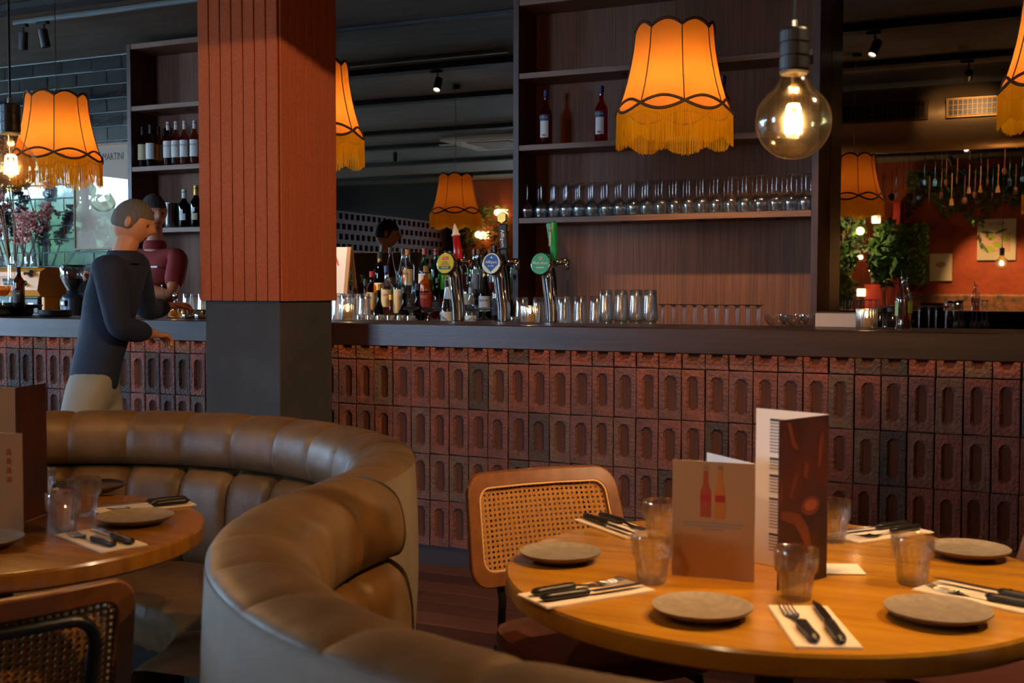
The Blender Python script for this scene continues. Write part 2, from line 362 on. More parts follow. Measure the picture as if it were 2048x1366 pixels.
# windows
w1 = bpy.data.objects.new('window_1', None); C.objects.link(w1); struct(w1)
for k in range(6): MB().cbox(XL-.12, XL-.04, -1.5+k*1.624, -1.42+k*1.624, .4, 3.0, .006).build('window_frame', black_metal, w1)
MB().cbox(XL-.12, XL-.04, -1.5, 6.7, .4, .48, .006).cbox(XL-.12, XL-.04, -1.5, 6.7, 2.92, 3.0, .006).build('window_frame', black_metal, w1)
for k in range(5): MB().box(XL-.09, XL-.08, -1.42+k*1.624, .124+k*1.624, .48, 2.92).build('pane', window_g, w1)
w2 = bpy.data.objects.new('window_2', None); C.objects.link(w2); struct(w2)
for k in range(3): MB().cbox(-8.05+k*.81, -7.97+k*.81, YB-.12, YB-.04, 1.2, 2.9, .006).build('window_frame', black_metal, w2)
for k in range(2): MB().box(-7.97+k*.81, -7.24+k*.81, YB-.09, YB-.08, 1.2, 2.9).build('pane', window_g, w2)
struct(MB().box(-40, XL-.3, -20, 25, -.2, -.1).box(XL, XR, -22, YB-.3, -.2, -.1).build('ground', mat('paving', '8a8880', .9)))

def leaf_cloud(mb, c, rad, n, size, sq=(1, 1, 1), seed=1):
    rg = random.Random(seed)
    for _ in range(n):
        d = Vector((rg.gauss(0, 1), rg.gauss(0, 1), rg.gauss(0, 1))); d.normalize(); d *= rad*(rg.random()**.4)
        p = Vector((c[0]+d.x*sq[0], c[1]+d.y*sq[1], c[2]+d.z*sq[2]))
        a = Vector((rg.gauss(0, 1), rg.gauss(0, 1), rg.gauss(0, 1))).normalized(); b = a.cross(Vector((rg.gauss(0, 1), rg.gauss(0, 1), rg.gauss(0, 1)))).normalized()
        s_ = size*rg.uniform(.6, 1.3)
        mb.add([p-a*s_, p+b*s_*.42, p+a*s_, p-b*s_*.42], [(0, 1, 2, 3)])
for k, (tx, ty, tz) in enumerate(((-15.4, 5.0, 1.7), (-18.4, 1.6, 2.0), (-15.4, -.4, 1.7), (-15.8, 7.8, 1.8), (-19.0, 5.6, 2.6))):
    pos = ['nearest the bar', 'in the middle of the row', 'second from the far end', 'standing furthest back', 'at the far end of the row'][k]
    t = thing('garden_tree', 'leafy green tree outside the window wall, '+pos, 'tree', (tx, ty, -.1), group='trees outside the window')
    mb = MB(); leaf_cloud(mb, (0, 0, tz-.2), 1.5, 3200, .16, (.9, .9, 1.25), k+11); mb.build('foliage', leaf_out, t, kind='stuff')
    MB().tube([(0, 0, 0), (.05, .05, 1.), (0, 0, tz)], [.12, .09, .05], 8).build('trunk', branch_m, t)
t = thing('street_pole', 'slanting dark pole outside the window wall', 'pole', (-13.4, 3.4, -.1)); MB().tube([(0, 0, 0), (0, -.9, 3.4)], .05, 8).build('shaft', black_metal, t)

# ================================================================ PILLAR
pc = PY(559, 600, 4.05); PW = .40
PX1 = pc.x; PX0 = PX1-PW; PY0 = 4.05; PY1 = PY0+PW; ZF = PY(559, 602, 4.05).z
pil = MB().cbox(PX0, PX1, PY0, PY1, 0, ZC-.002, .004).build('pillar', dark_plaster); struct(pil)
tf = .012
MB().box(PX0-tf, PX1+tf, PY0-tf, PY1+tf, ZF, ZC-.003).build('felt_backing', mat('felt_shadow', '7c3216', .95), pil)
sw = (PW+2*tf)/7
for i in range(7):
    MB().cbox(PX0-tf+i*sw+.0022, PX0-tf+(i+1)*sw-.0022, PY0-tf-.009, PY0-tf-.0002, ZF-.001, ZC-.004, .003).build('felt_strip', felt, pil)
    MB().cbox(PX1+tf+.0002, PX1+tf+.009, PY0-tf+i*sw+.0022, PY0-tf+(i+1)*sw-.0022, ZF-.001, ZC-.004, .003).build('felt_strip', felt, pil)
    MB().cbox(PX0-tf-.009, PX0-tf-.0002, PY0-tf+i*sw+.0022, PY0-tf+(i+1)*sw-.0022, ZF-.001, ZC-.004, .003).build('felt_strip', felt, pil)

# ================================================================ BAR
YBR = 4.54; ZT = 1.103; ZN = 1.0; YN = 4.46; YBK = 4.98; BXL, BXR = -6.6, 1.4
bar = thing('bar_counter', 'long bar front faced with hollow-faced red clay bricks', 'bar', (0, YBR, 0))
MB().box(BXL, BXR, .045, .38, .0, ZN+.034).build('carcass', wall_dark, bar)
MB().box(BXL, BXR, .036, .0449, .094, ZN-.002).build('joint_mortar', mat('dark_mortar', '241815', .9), bar)
MB().cbox(BXL, BXR, .03, .044, 0, .092, .003).build('plinth', plinth_m, bar)
def brick_mesh(seed, zc=None):
    rg = random.Random(seed); w, h, dp = .0463, .103, .045; j = lambda a=.0012: rg.uniform(-a, a)
    mb = MB(); zt = h if zc is None else zc
    out = [(-w+j(), -h+j()), (w+j(), -h+j()), (w+j(), zt), (-w+j(), zt)]
    if zc is None: out[2] = (w+j(), h+j()); out[3] = (-w+j(), h+j())
    fx = rg.uniform(-.003, .003); fw, fh = .0262+rg.uniform(-.002, .002), .076+rg.uniform(-.004, .003); fz = rg.uniform(-.004, .004); c = .0125
    ring = [(fx-fw+c, fz-fh), (fx+fw-c, fz-fh), (fx+fw, fz-fh+c*1.2), (fx+fw, fz+fh-c*1.2), (fx+fw-c, fz+fh), (fx-fw+c, fz+fh), (fx-fw, fz+fh-c*1.2), (fx-fw, fz-fh+c*1.2)]
    inn = [(fx-.0015+(x-fx)*.66, fz+(z-fz)*.87) for x, z in ring]
    b = .004; o2 = [(x*(1-b/w), z*(1-b/h)) if zc is None or z < 0 else (x*(1-b/w), z) for x, z in out]
    vs = [(x, .034, z) for x, z in out]+[(x, b*.7, z) for x, z in out]+[(x, j(.0008), z) for x, z in o2]
    if zc is None:
        vs += [(x, .001, z) for x, z in ring]+[(x, .016, z) for x, z in inn]
        R = 12; I = 20
        fs = [(8, 9, R+1, R), (9, R+2, R+1), (9, 10, R+3, R+2), (10, R+4, R+3), (10, 11, R+5, R+4), (11, R+6, R+5), (11, 8, R+7, R+6), (8, R, R+7)]
        fs += [(R+i, R+(i+1) % 8, I+(i+1) % 8, I+i) for i in range(8)]+[tuple(I+i for i in range(8))]
    else:
        low = [(fx+fw, zt), (fx+fw, fz-fh+c*1.2), (fx+fw-c, fz-fh), (fx-fw+c, fz-fh), (fx-fw, fz-fh+c*1.2), (fx-fw, zt)]
        lin_ = [(fx-.0015+(x-fx)*.66, z if z == zt else fz+(z-fz)*.87) for x, z in low]
        vs += [(x, .001, z) for x, z in low]+[(x, .016, z) for x, z in lin_]; R = 12; I = 18
        fs = [(9, 10, R, R+1), (9, R+1, R+2), (8, 9, R+2, R+3), (8, R+3, R+4), (8, R+4, R+5, 11)]
        fs += [(R+i, R+i+1, I+i+1, I+i) for i in range(5)]+[tuple(reversed([I+i for i in range(6)]))]
    for k in (0, 4): fs += [(k+i, k+(i+1) % 4, k+4+(i+1) % 4, k+4+i) for i in range(4)]
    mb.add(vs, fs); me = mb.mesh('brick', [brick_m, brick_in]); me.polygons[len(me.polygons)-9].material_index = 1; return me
bricks = [brick_mesh(i) for i in range(8)]
zcut = (ZN-.0035)-(.933+.103+.001)
tops = [brick_mesh(20+i, zcut) for i in range(4)]
nb = 0
for c in range(59):
    x = -.067-.0488-.0976*c+.0976
    for r in range(5):
        if -3.49 < x-.0 < -3.12 and False: continue
        z = .933+.104-r*.2097
        o = link('brick', random.choice(tops if r == 0 else bricks), bar, (x+random.uniform(-.001, .001), random.uniform(-.003, .002), z))
        o.rotation_euler = (0, random.uniform(-.006, .006), random.uniform(-.012, .012)); nb += 1
bt = thing('bar_worktop', 'thick dark oak bar top running the full length of the bar', 'worktop', (0, YBR, 0))
MB().cbox(BXL, BXR, YN-YBR, YN-YBR+.03, ZN, ZT-.0005, .004).build('nosing', oak_top, bt)
MB().cbox(BXL, BXR, YN-YBR+.0301, YBK-YBR, ZN+.035, ZT-.0003, .003).build('slab', oak_top, bt)
MB().box(BXL, BXR, YN-YBR+.034, YN-YBR+.048, ZN+.027, ZN+.0345).build('led_strip', led_strip, bt)
ub = thing('back_work_shelf', 'low steel work shelf running behind the bar top', 'worktop', (0, YBK+.3, 0))
MB().cbox(BXL, BXR, -.29, .27, .93, .965, .004).build('shelf_top', mat('dark_steel', '3a3836', .35, metal=.8), ub)
MB().box(BXL, BXR, -.28, .2, .0, .929).build('cabinet', oak_dark, ub)
ZW = .965
# ================================================================ BACK BAR SHELVING
YF, YP = 6.8, 7.08
def X8(x, y=300): return PY(x, y, YF).x
def Z8(x, y): return PY(x, y, YF).z
ZS = [Z8(1039, 436), Z8(1039, 290.6), Z8(1039, 147)]; ZTOP = Z8(1037, 12); TH = .036
def unit(name, label, xl, xr, closed_left=True):
    t = thing(name, label, 'shelving', (0, YF, 0)); d = YM-YF-.004
    ztop = ZTOP+.04
    MB().cbox(xl, xl+.04, 0, d, .95, ztop, .002).build('side_panel', oak_dark, t)
    MB().cbox(xr-.04, xr, 0, d, .95, ztop, .002).build('side_panel', oak_dark, t)
    MB().cbox(xl+.041, xr-.041, 0.002, d, ZTOP, ztop, .002).build('top_board', oak_shelf, t)
    MB().box(xl+.041, xr-.041, YP-YF, d, .95, ZTOP-.001).build('back_panel', oak_back, t)
    for z in ZS:
        s = MB().cbox(xl+.041, xr-.041, .0015, YP-YF-.001, z-TH, z, .002).build('shelf', oak_shelf, t)
        nsp = 4
        for k in range(nsp):
            MB().lathe([(.02, -.003), (.033, -.0035), (.035, 0)], 16, (xl+(xr-xl)*(k+.5)/nsp, .12, z-TH)).build('downlight', black_metal, s)
    return t
UXL, UXR = X8(1026, 300), X8(1642, 30)
unit('shelf_unit', 'tall dark oak shelf unit between the two mirrors', UXL, UXR)
LXL, LXR = X8(252, 90), -5.08
unit('shelf_unit', 'tall dark oak wine shelf left of the pillar', LXL, LXR)
bc = thing('back_counter', 'dark counter running below the mirrors and shelves', 'counter', (0, YF, 0))
MB().cbox(-9.3, XR-.01, -.30, YM-YF-.002, .91, .949, .003).build('counter_top', oak_top, bc); MB().box(-9.3, XR-.01, -.26, YM-YF-.002, 0, .909).build('cabinet', oak_dark, bc)
ZB = .949
def mirror(x0, x1, lab):
    t = thing('wall_mirror', lab, 'mirror', (0, YM, 0))
    MB().box(x0, x1, -.001, .0, ZB+.001, ZC-.03).build('mirror_glass', mirror_m, t); 
    MB().cbox(x0, x1, -.012, .009, ZC-.03, ZC-.002, .002).build('mirror_frame', black_metal, t)
    MB().cbox(x0, x1, -.006, .009, ZB+.0005, ZB+.016, .002).build('mirror_frame', brass, t)
mirror(LXR+.001, UXL-.001, 'mirror panel between the pillar and the tall shelf unit')
mirror(UXR+.001, XR-.01, 'wide mirror panel right of the tall shelf unit')

# ================================================================ PENDANT LAMPS
def make_lamp(name='pendant_lamp'):
    t = thing(name, '', 'lamp'); N = 8
    prof = [(.158, .53), (.160, .50), (.168, .42), (.180, .35), (.196, .28), (.214, .22), (.232, .17), (.240, .155)]
    def rad(z):
        for (r0, z0), (r1, z1) in zip(prof, prof[1:]):
            if z <= z0 and z >= z1: return r0+(r1-r0)*(z0-z)/(z0-z1)
        return .240
    ph = .25
    def pt(a, z, off=0.):
        k = (a/(2*PI)*N+ph) % 1; r = rad(z)*(1-.035*math.sin(PI*k)**1.0*(1 if z > .2 else .6)+.02)+off
        return (r*math.cos(a), r*math.sin(a), z)
    zt = lambda a: .50+.028*math.sin(PI*((a/(2*PI)*N+ph) % 1))**.8
    zu = lambda a: .182+.026*math.sin(PI*((a/(2*PI)*N+ph) % 1))
    zl = lambda a: .182-.030*math.sin(PI*((a/(2*PI)*N+ph) % 1))
    mb = MB(); mb.grid(lambda u, v: pt(u*2*PI, zt(u*2*PI)*(1-v)+zl(u*2*PI)*v), 80, 12, True); mb.build('shade', shade_m, t, True)
    for k in range(N):
        a = (k-ph)/N*2*PI
        MB().tube([pt(a, .50-(.50-.182)*i/8, .002) for i in range(9)], .0022, 5).build('rib', braid_m, t)
    for nm, fz, r_ in (('top_braid', zt, .007), ('upper_braid', zu, .006), ('lower_braid', zl, .0065)):
        mb = MB(); pts = [pt(2*PI*i/96, fz(2*PI*i/96), .004) for i in range(97)]; mb.tube(pts, r_, 6, False); mb.build(nm, braid_m, t, True)
    mb = MB(); rg = random.Random(3); n = 420
    for i in range(n):
        a = 2*PI*i/n; z0 = zl(a); x, y, _ = pt(a, z0, .003); L = .135+rg.uniform(-.006, .004); dx = rg.uniform(-.002, .002)
        ta = Vector((-math.sin(a), math.cos(a), 0))*.00155; no = Vector((math.cos(a), math.sin(a), 0))*.0012
        p = Vector((x, y, z0)); q = Vector((x+dx, y+dx, z0-L))
        mb.add([p-ta, p+no, p+ta, q-ta, q+no, q+ta], [(0, 1, 4, 3), (1, 2, 5, 4), (2, 0, 3, 5)])
    mb.build('fringe', fringe_m, t, kind='stuff')
    MB().lathe([(.003, .50), (.02, .49), (.022, .40), (.018, .395)], 12).build('socket', black_metal, t)
    MB().lathe(resample([(.004, .25), (.024, .262), (.031, .30), (.018, .35), (.014, .385)], 4), 12).build('bulb', emis('lamp_bulb', (1., .7, .35), 6.), t, True)
    for k in range(3):
        a = 2*PI*k/3; MB().tube([(.0, 0, .495), (.157*math.cos(a), .157*math.sin(a), .50)], .002, 5).build('spider_arm', brass, t)
    return t
lamp0 = make_lamp()
LZ = 1.832
lamps = [((-1.424, 4.70), 'orange fringed lampshade hanging in front of the tall shelf unit', -.12),
         ((-5.02, 4.80), 'orange fringed lampshade hanging left of the pillar over the bar', .149),
         ((-3.245, 4.72), 'orange fringed lampshade half hidden behind the pillar', .1),
         ((.07, 4.70), 'orange fringed lampshade cut off by the right edge of the picture', .8)]
for i, ((x, y), lab, rz) in enumerate(lamps):
    LZ = (1.832, 1.812, 1.832, 1.832)[i]
    l = lamp0 if i == 0 else dup(lamp0, (0, 0, 0))
    l.location = (x, y, LZ); l.rotation_euler = (0, 0, rz); l['label'] = lab; l['group'] = 'fringed lamps over the bar'
    MB().tube([(0, 0, .50), (0, 0, ZC-LZ-.012)], .0025, 6).build('cord', black_metal if i else brass, l)
    MB().lathe([(.0, -.03), (.045, -.026), (.05, -.001)], 16, (0, 0, ZC-LZ)).build('ceiling_rose', black_metal, l)
    point('lamp_light', (x, y, LZ+.27), 8, WARM, .03)

# ================================================================ GLOBE BULBS
def make_globe():
    t = thing('globe_bulb', '', 'light bulb'); R = .0625
    prof = [(R*math.sin(math.radians(a)), -R*math.cos(math.radians(a))) for a in range(0, 149, 8)]
    prof += [(.0255, .066), (.0215, .074), (.0205, .084)]
    MB().lathe(prof, 40).build('bulb_glass', amber_g, t, True)
    MB().tube([(0, 0, .088), (0, 0, .03)], [.006, .003], 8).build('stem', amber_g, t)
    mb = MB()
    for k in range(4):
        a = PI/4+k*PI/2; r0, r1 = .011, .0145
        mb.tube([(r0*math.cos(a), r0*math.sin(a), .026), (r1*math.cos(a), r1*math.sin(a), -.018)], .0022, 6)
    mb.build('filament', filament, t)
    MB().tube([(0, 0, .03), (0, 0, .024)], .010, 8).build('filament_cap', emis('filament_cap', (1., .7, .35), 6.), t)
    pr = [(.0, .155), (.022, .154), (.024, .150)]
    for k in range(3):
        z = .150-k*.0225; pr += [(.0245, z), (.0245, z-.018), (.0222, z-.019), (.0222, z-.0215)]
    pr += [(.0245, .083), (.022, .079), (.0, .079)]
    MB().lathe(pr, 24).build('socket', mat('socket_black', '1a1a1c', .4), t)
    MB().lathe([(.0, .168), (.006, .168), (.007, .155), (.0, .155)], 10).build('cord_grip', steel, t)
    return t
g0 = make_globe()
for i, (x, y, z, lab) in enumerate(((-.387, 1.96, 1.534, 'large amber globe bulb on a black socket above the right table'), (-2.335, 2.085, 1.556, 'large amber globe bulb above the left table, by the picture edge'))):
    g = g0 if i == 0 else dup(g0, (0, 0, 0)); g.location = (x, y, z); g['label'] = lab; g['group'] = 'globe bulbs over the tables'
    MB().tube([(0, 0, .166), (0, 0, ZC-z-.02)], .003, 6).build('cord', black_metal, g)
    MB().lathe([(.0, -.03), (.045, -.026), (.05, -.001)], 16, (0, 0, ZC-z)).build('ceiling_rose', black_metal, g)
    point('globe_light', (x, y, z+.002), (14, 9)[i], WARM2, .014)

# ================================================================ CEILING SPOTS AND TRACK
def spot_fix(x, y, zc, lab, aim=(0, 0, -1), w=0, name='ceiling_spotlight', face=True, grp='ceiling spotlights'):
    t = thing(name, lab, 'spotlight', (x, y, zc), group=grp)
    MB().cbox(-.05, .05, -.016, .016, -.022, -.0005, .002).build('mount', black_metal, t)
    MB().tube([(.01, 0, -.022), (.01, 0, -.075)], .007, 8).build('stem', black_metal, t)
    R_ = Vector(aim).to_track_quat('-Z', 'Y').to_matrix().to_4x4()
    M = Matrix.Translation((.01, 0, -.12)) @ R_
    MB().lathe([(.0, .065), (.03, .064), (.033, .06), (.033, -.06), (.028, -.062), (.027, -.05), (.0, -.05)], 20, M=M).build('head', black_metal, t)
    if face: MB().lathe([(.0, -.051), (.026, -.051)], 16, M=M).build('lens', spot_face, t)
    if w:
        p = Vector((x+.01, y, zc-.12))+(R_.to_3x3() @ Vector((0, 0, -.07))); spot('spot_beam', p, p+Vector(aim), w, (1, .66, .36), 50)
    return t
tr = thing('ceiling_track', 'pale blue-grey lighting track on the ceiling above the left end of the bar', 'track', (0, 6.05, ZC))
MB().cbox(-6.72, -3.9, -.018, .018, -.03, -.0005, .002).build('rail', mat('track_grey', 'a4c0d0', .4), tr)
spot_fix(PY(44, 60, 6.05).x, 6.05, ZC-.03, 'black track spotlight nearest the end of the rail', (-.15, .1, -1), 0, face=False)
spot_fix(PY(86, 55, 6.05).x, 6.05, ZC-.03, 'black track spotlight second from the end of the rail', (.1, .15, -1), 0, face=False)
spot_fix(-4.72, 5.72, ZC-.05, 'black ceiling spotlight seen in the mirror above the fringed lamp', (.12, .62, -1), 110)
spot_fix(-8.0, .88, ZC-.0, 'small black ceiling spotlight seen far back in the mirror', (0, 0, -1), 10)
spot_fix(-2.05, 5.72, ZC-.05, 'black ceiling spotlight over the aisle by the shelf unit', (.05, .5, -1), 45)
spot_fix(-1.15, 5.72, ZC-.05, 'black ceiling spotlight over the aisle by the right mirror', (-.3, .55, -1), 45)
spot_fix(-.2, 3.3, ZC, 'black ceiling spotlight over the right table', (-.10, -.45, -1), 110)
spot_fix(.9, 2.35, ZC-.05, 'black ceiling spotlight right of the right table', (-.55, -.1, -1), 100)
spot_fix(-1.2, -2.55, ZC, 'black ceiling spotlight over the terracotta wall', (.3, -.45, -1), 200)
spot_fix(-2.3, -1.6, ZC, 'black ceiling spotlight over the plants', (-.1, -.6, -1), 150)
spot_fix(-.7, 2.2, ZC, 'added black spotlight brightening the hanging utensils', (.0, -.9, -.42), 70)  # added lamp, brightens the utensils in the mirror
spot_fix(-.9, -.6, ZC-.05, 'added black spotlight behind the viewer for the menus', (.12, .93, -.85), 22)  # added lamp, throws warm light onto the menus and table
spot_fix(1.4, 1.15, ZC-.05, 'added black spotlight brightening the metal duct', (-.9, .75, -.35), 260)  # added lamp, lifts the duct that was too dark in the mirror
spot_fix(-.6, 4.33, ZC-.05, 'added black spotlight over the bar brightening the duct', (-.1, -1, -.20), 20)  # added lamp, lights the side of the duct facing the bar
spot_fix(.6, -2.4, ZC-.05, 'black ceiling spotlight beside the hanging utensils', (-.35, -.6, -1), 120)

# ================================================================ ROUND TABLES
def round_table(x, y, r, m, lab):
    t = thing('round_table', lab, 'table', (x, y, 0))
    MB().lathe([(.0, .71), (r-.012, .71), (r-.002, .716), (r, .722), (r, .744), (r-.003, .749), (r-.008, .75), (.0, .75)], 96).build('tabletop', m, t)
    autosmooth(t.children[-1], 30)
    MB().tube([(0, 0, .02), (0, 0, .709)], .035, 20).build('column', black_metal, t)
    MB().lathe([(.0, .0), (.22, .0), (.225, .006), (.22, .014), (.05, .022), (.0, .022)], 40).build('base_plate', black_metal, t)
    MB().cbox(-.16, .16, -.02, .02, .695, .709, .002).cbox(-.02, .02, -.16, .16, .694, .7085, .002).build('bracket', black_metal, t)
    return t
TA = (-.429, 2.06); TB = (-1.985, 1.715)
round_table(TA[0], TA[1], .485, table_wood, 'round oak table on a black column at the right')
round_table(TB[0], TB[1], .425, table_wood2, 'round wooden table inside the curved leather booth')
ZTB = .75
# plates
def plate_mesh(r=.078):
    body = [(.0, .0), (r*.62, .0), (r*.66, .003), (r*.92, .011), (r, .0165), (r*1.0, .0185)]
    top = [(r*.985, .0188), (r*.93, .0165), (r*.80, .0125), (r*.70, .0115), (.0, .011)]
    mb = MB(); rf = lambda a, z: 1+.006*math.sin(3*a+1)+.004*math.sin(5*a)
    mb.cur = 1; mb.lathe(body, 48, rf=rf); mb.cur = 0; mb.lathe([body[-1]]+top, 48, rf=rf); return mb
def plate(x, y, lab, m=plate_m, rz=0, s=1., tilt=(0, 0)):
    mb = plate_mesh(); o = mb.build('side_plate', [m, plate_rim], None, True); o.location = (x, y, ZTB+.0006); o.rotation_euler = (tilt[0], tilt[1], rz); o.scale = (s, s, 1)
    tag(o, lab, 'plate', 'stoneware side plates'); return o
plate(-.468, 1.711, 'grey stoneware plate at the near edge, in front of the menus', s=.99)
plate(-.137, 1.849, 'beige stoneware plate right of the near glass and napkin', rz=1, s=1.02)
plate(-.806, 1.959, 'shiny beige plate beside the cane chair back', rz=2, s=.97)
plate(-.120, 2.318, 'beige stoneware plate at the far right of the right table', rz=3, s=.98)
plate(-1.76, 1.883, 'beige plate near the right rim of the left table', rz=4, s=1.04)
plate(-1.868, 1.578, 'beige plate cut by the left picture edge', rz=5, s=1.05)
pb = PZ(190, 984, ZTB); plate(pb.x-.01, pb.y, 'glossy black plate behind the tall glass on the left table', plate_black, s=1.05)
# tumblers
def tumbler_mesh():
    rib = lambda a, z: 1+(.035*abs(math.sin(7*a)) if .008 < z < .078 else 0)
    out = [(.0, .0), (.022, .0), (.0245, .003), (.0275, .03), (.0290, .043), (.0300, .0455), (.0335, .047), (.0340, .050), (.0352, .070), (.0360, .0825), (.0355, .0835), (.0345, .0825)]
    inn = [(.0335, .070), (.0318, .050), (.0275, .044), (.0255, .03), (.0225, .012), (.018, .0095), (.0, .009)]
    o = MB().lathe(out+inn, 84, rf=rib).build('tmp', tumbler_g); autosmooth(o, 35); me = o.data; me.name = 'tumbler'; bpy.data.objects.remove(o); return me
tum_me = tumbler_mesh()
def tumbler(x, y, lab, grp='ribbed water tumblers'):
    o = link('tumbler', tum_me, None, (x, y, ZTB+.0005), random.uniform(0, 1)); tag(o, lab, 'glass', grp); return o
tumbler(-.602, 1.878, 'ribbed tumbler standing left of the bottle menu')
tumbler(-.685, 2.190, 'ribbed tumbler partly hidden behind the bottle menu')
tumbler(-.356, 1.872, 'ribbed tumbler in front of the dark menu cover')
tumbler(-.374, 2.343, 'ribbed tumbler behind the dark menu cover, at its right')
tumbler(-.195, 2.058, 'ribbed tumbler between the two right-hand plates')
tumbler(-1.828, 1.750, 'ribbed tumbler nearest the viewer on the left table')
tumbler(-1.925, 1.905, 'ribbed tumbler lit blue, in front of the black plate')
tumbler(-2.115, 1.955, 'ribbed tumbler half hidden behind the left menus')
# napkins and cutlery
def napkin(cen, ang, lab, w=.095, L=.215):
    mb = MB(); z = ZTB
    for k in range(3): mb.cbox(-w/2+.0008*k, w/2-.0004*k, -L/2+.0006*k, L/2-.001*k, .0006+k*.0011, .0015+k*.0011, .0003)
    o = mb.build('napkin', napkin_m); o.location = (cen[0], cen[1], z); o.rotation_euler = (0, 0, ang)
    tag(o, lab, 'napkin', 'folded napkins with cutlery'); return o
def handle(mb, y0, y1, M):
    for k in range(2):
        pass
    w = .0088; pts = []
    def f(u, v):
        s_ = min(1., (v/.12)**.5 if v < .12 else 1., ((1-v)/.1)**.5 if v > .9 else 1.); a = 2*PI*u
        ww = w*(.86+.24*abs(v-.45)*1.6)
        p = Vector((ww*s_*math.copysign(abs(math.cos(a))**.7, math.cos(a)), y0+(y1-y0)*v, .0068+.0062*s_*math.copysign(abs(math.sin(a))**.7, math.sin(a))))
        return M @ p
    mb.grid(f, 12, 10, True)
ZC0 = ZTB+.0042
def fork(x, y, ang, lab, flip=False):
    t = thing('fork', lab, 'fork', (x, y, ZC0), ang, 'table forks'); I = Matrix()
    mb = MB(); handle(mb, -.10, -.005, I); mb.build('handle', black_plastic, t, True)
    mb = MB()
    for yy in (-.07, -.03): mb.lathe([(.0, .0005), (.0022, .0004), (.0024, -.001)], 10, (0, yy, .0131))
    mb.build('rivet', steel, t)
    zf = lambda s: .0065+.006*math.sin(PI*min(1, s*1.1))-(.0 if s < .6 else .0)
    mb = MB()
    mb.grid(lambda u, v: ((u-.5)*2*(.0035+.009*max(0, (v-.55)/.45)**.8), -.008+v*.052, .007-.005*math.sin(PI*v*.5)+.0012*math.cos(PI*u)), 6, 8)
    mb.build('neck', steel, t, True)
    for k in range(4):
        xx = -.0098+k*.00653
        mb = MB(); mb.tube([(xx, .040, .0025), (xx, .055, .0018), (xx*1.0, .075, .0035), (xx*.97, .092, .0075)], [.0020, .0016, .0014, .0006], 6); mb.build('tine', steel, t, True)
    return t
def knife(x, y, ang, lab):
    t = thing('steak_knife', lab, 'knife', (x, y, ZC0), ang, 'steak knives'); I = Matrix()
    mb = MB(); handle(mb, -.105, -.005, I); mb.build('handle', black_plastic, t, True)
    mb = MB()
    for yy in (-.075, -.03): mb.lathe([(.0, .0005), (.0022, .0004), (.0024, -.001)], 10, (0, yy, .0131))
    mb.build('rivet', steel, t)
    pl = [(-.0035, -.01), (.0085, -.004), (.0095, .02), (.009, .06), (.006, .09), (-.001, .108), (-.0045, .09), (-.0055, .03)]
    mb = MB(); n = len(pl); mb.add([(x_, y_, .0062) for x_, y_ in pl]+[(x_, y_, .0074) for x_, y_ in pl], [tuple(reversed(range(n))), tuple(range(n, 2*n))]+[(i, (i+1) % n, n+(i+1) % n, n+i) for i in range(n)])
    mb.build('blade', steel, t); return t
def setting(cen, ang, where, flip=1, L=.215, w=.095):
    napkin(cen, ang, 'folded paper napkin under cutlery '+where, w, L)
    c, s_ = math.cos(ang), math.sin(ang)
    def loc(u, v): return (cen[0]+u*c-v*s_, cen[1]+u*s_+v*c)
    p = loc(-.02*flip, .0); fork(p[0], p[1], ang+.04, 'black-handled fork '+where)
    p = loc(.022*flip, .0); knife(p[0], p[1], ang-.03, 'black-handled steak knife '+where)
def cen4(p): return (sum(a[0] for a in p)/4, sum(a[1] for a in p)/4)
setting(cen4([(-.764, 1.704), (-.703, 1.647), (-.579, 1.823), (-.661, 1.868)]), -.60, 'left of the grey plate')
setting(cen4([(-.913, 2.309), (-.734, 2.153), (-.743, 2.303), (-.85, 2.369)]), -2.237, 'next to the cane chair', w=.09)
setting(cen4([(-.389, 1.811), (-.301, 1.843), (-.219, 1.646), (-.306, 1.61)]), .395, 'at the near edge of the right table')
setting(cen4([(-.365, 2.443), (-.319, 2.344), (-.226, 2.509), (-.275, 2.525)]), 2.503, 'at the far side of the right table', w=.09)
setting((-.075, 2.01), 1.155, 'beside the right picture edge')
setting(cen4([(-1.818, 1.715), (-1.608, 1.642), (-1.586, 1.724), (-1.79, 1.805)]), 1.215, 'in front of the left tumblers')
setting((-1.866, 2.03), 2.594, 'behind the left table plate', w=.085)
p_ = PZ(80, 978, ZTB); setting((p_.x, p_.y), 2.5, 'at the back of the left table', w=.085, L=.19)
o = MB().cbox(-.045, .045, -.035, .035, 0, .004, .002).build('coaster', paper_w); o.location = (-.328, 2.103, ZTB+.0003); o.rotation_euler = (0, 0, .35); tag(o, 'small white card lying behind the dark menu', 'card')

# ================================================================ MENUS
def leafpanel(parent, nm, a, b, z0, z1, m, th=.0014, back=None):
    a = Vector((a[0], a[1], 0)); b = Vector((b[0], b[1], 0)); d = (b-a); L = d.length; d.normalize(); n = Vector((d.y, -d.x, 0))
    mb = MB(); vs = []
    for z in (z0, z1):
        for p in (a, b):
            for s_ in (0, 1): vs.append(p-n*th*s_+Vector((0, 0, z)))
    mb.add(vs, [(0, 2, 6, 4)]); mb.cur = 1; mb.add([], [tuple(i-8 for i in f) for f in ((1, 5, 7, 3), (0, 1, 3, 2), (4, 6, 7, 5), (0, 4, 5, 1), (2, 3, 7, 6))])
    return mb.build(nm, [m, back or m], parent), a, d, n, L
def marks(parent, a, d, n, rects, m, name='printed_lines', off=.0004):
    mb = MB()
    for (u0, u1, z0, z1) in rects:
        p = [a+d*u0+n*off+Vector((0, 0, z0)), a+d*u1+n*off+Vector((0, 0, z0)), a+d*u1+n*off+Vector((0, 0, z1)), a+d*u0+n*off+Vector((0, 0, z1))]
        mb.add(p, [(0, 1, 2, 3)])
    return mb.build(name, m, parent)
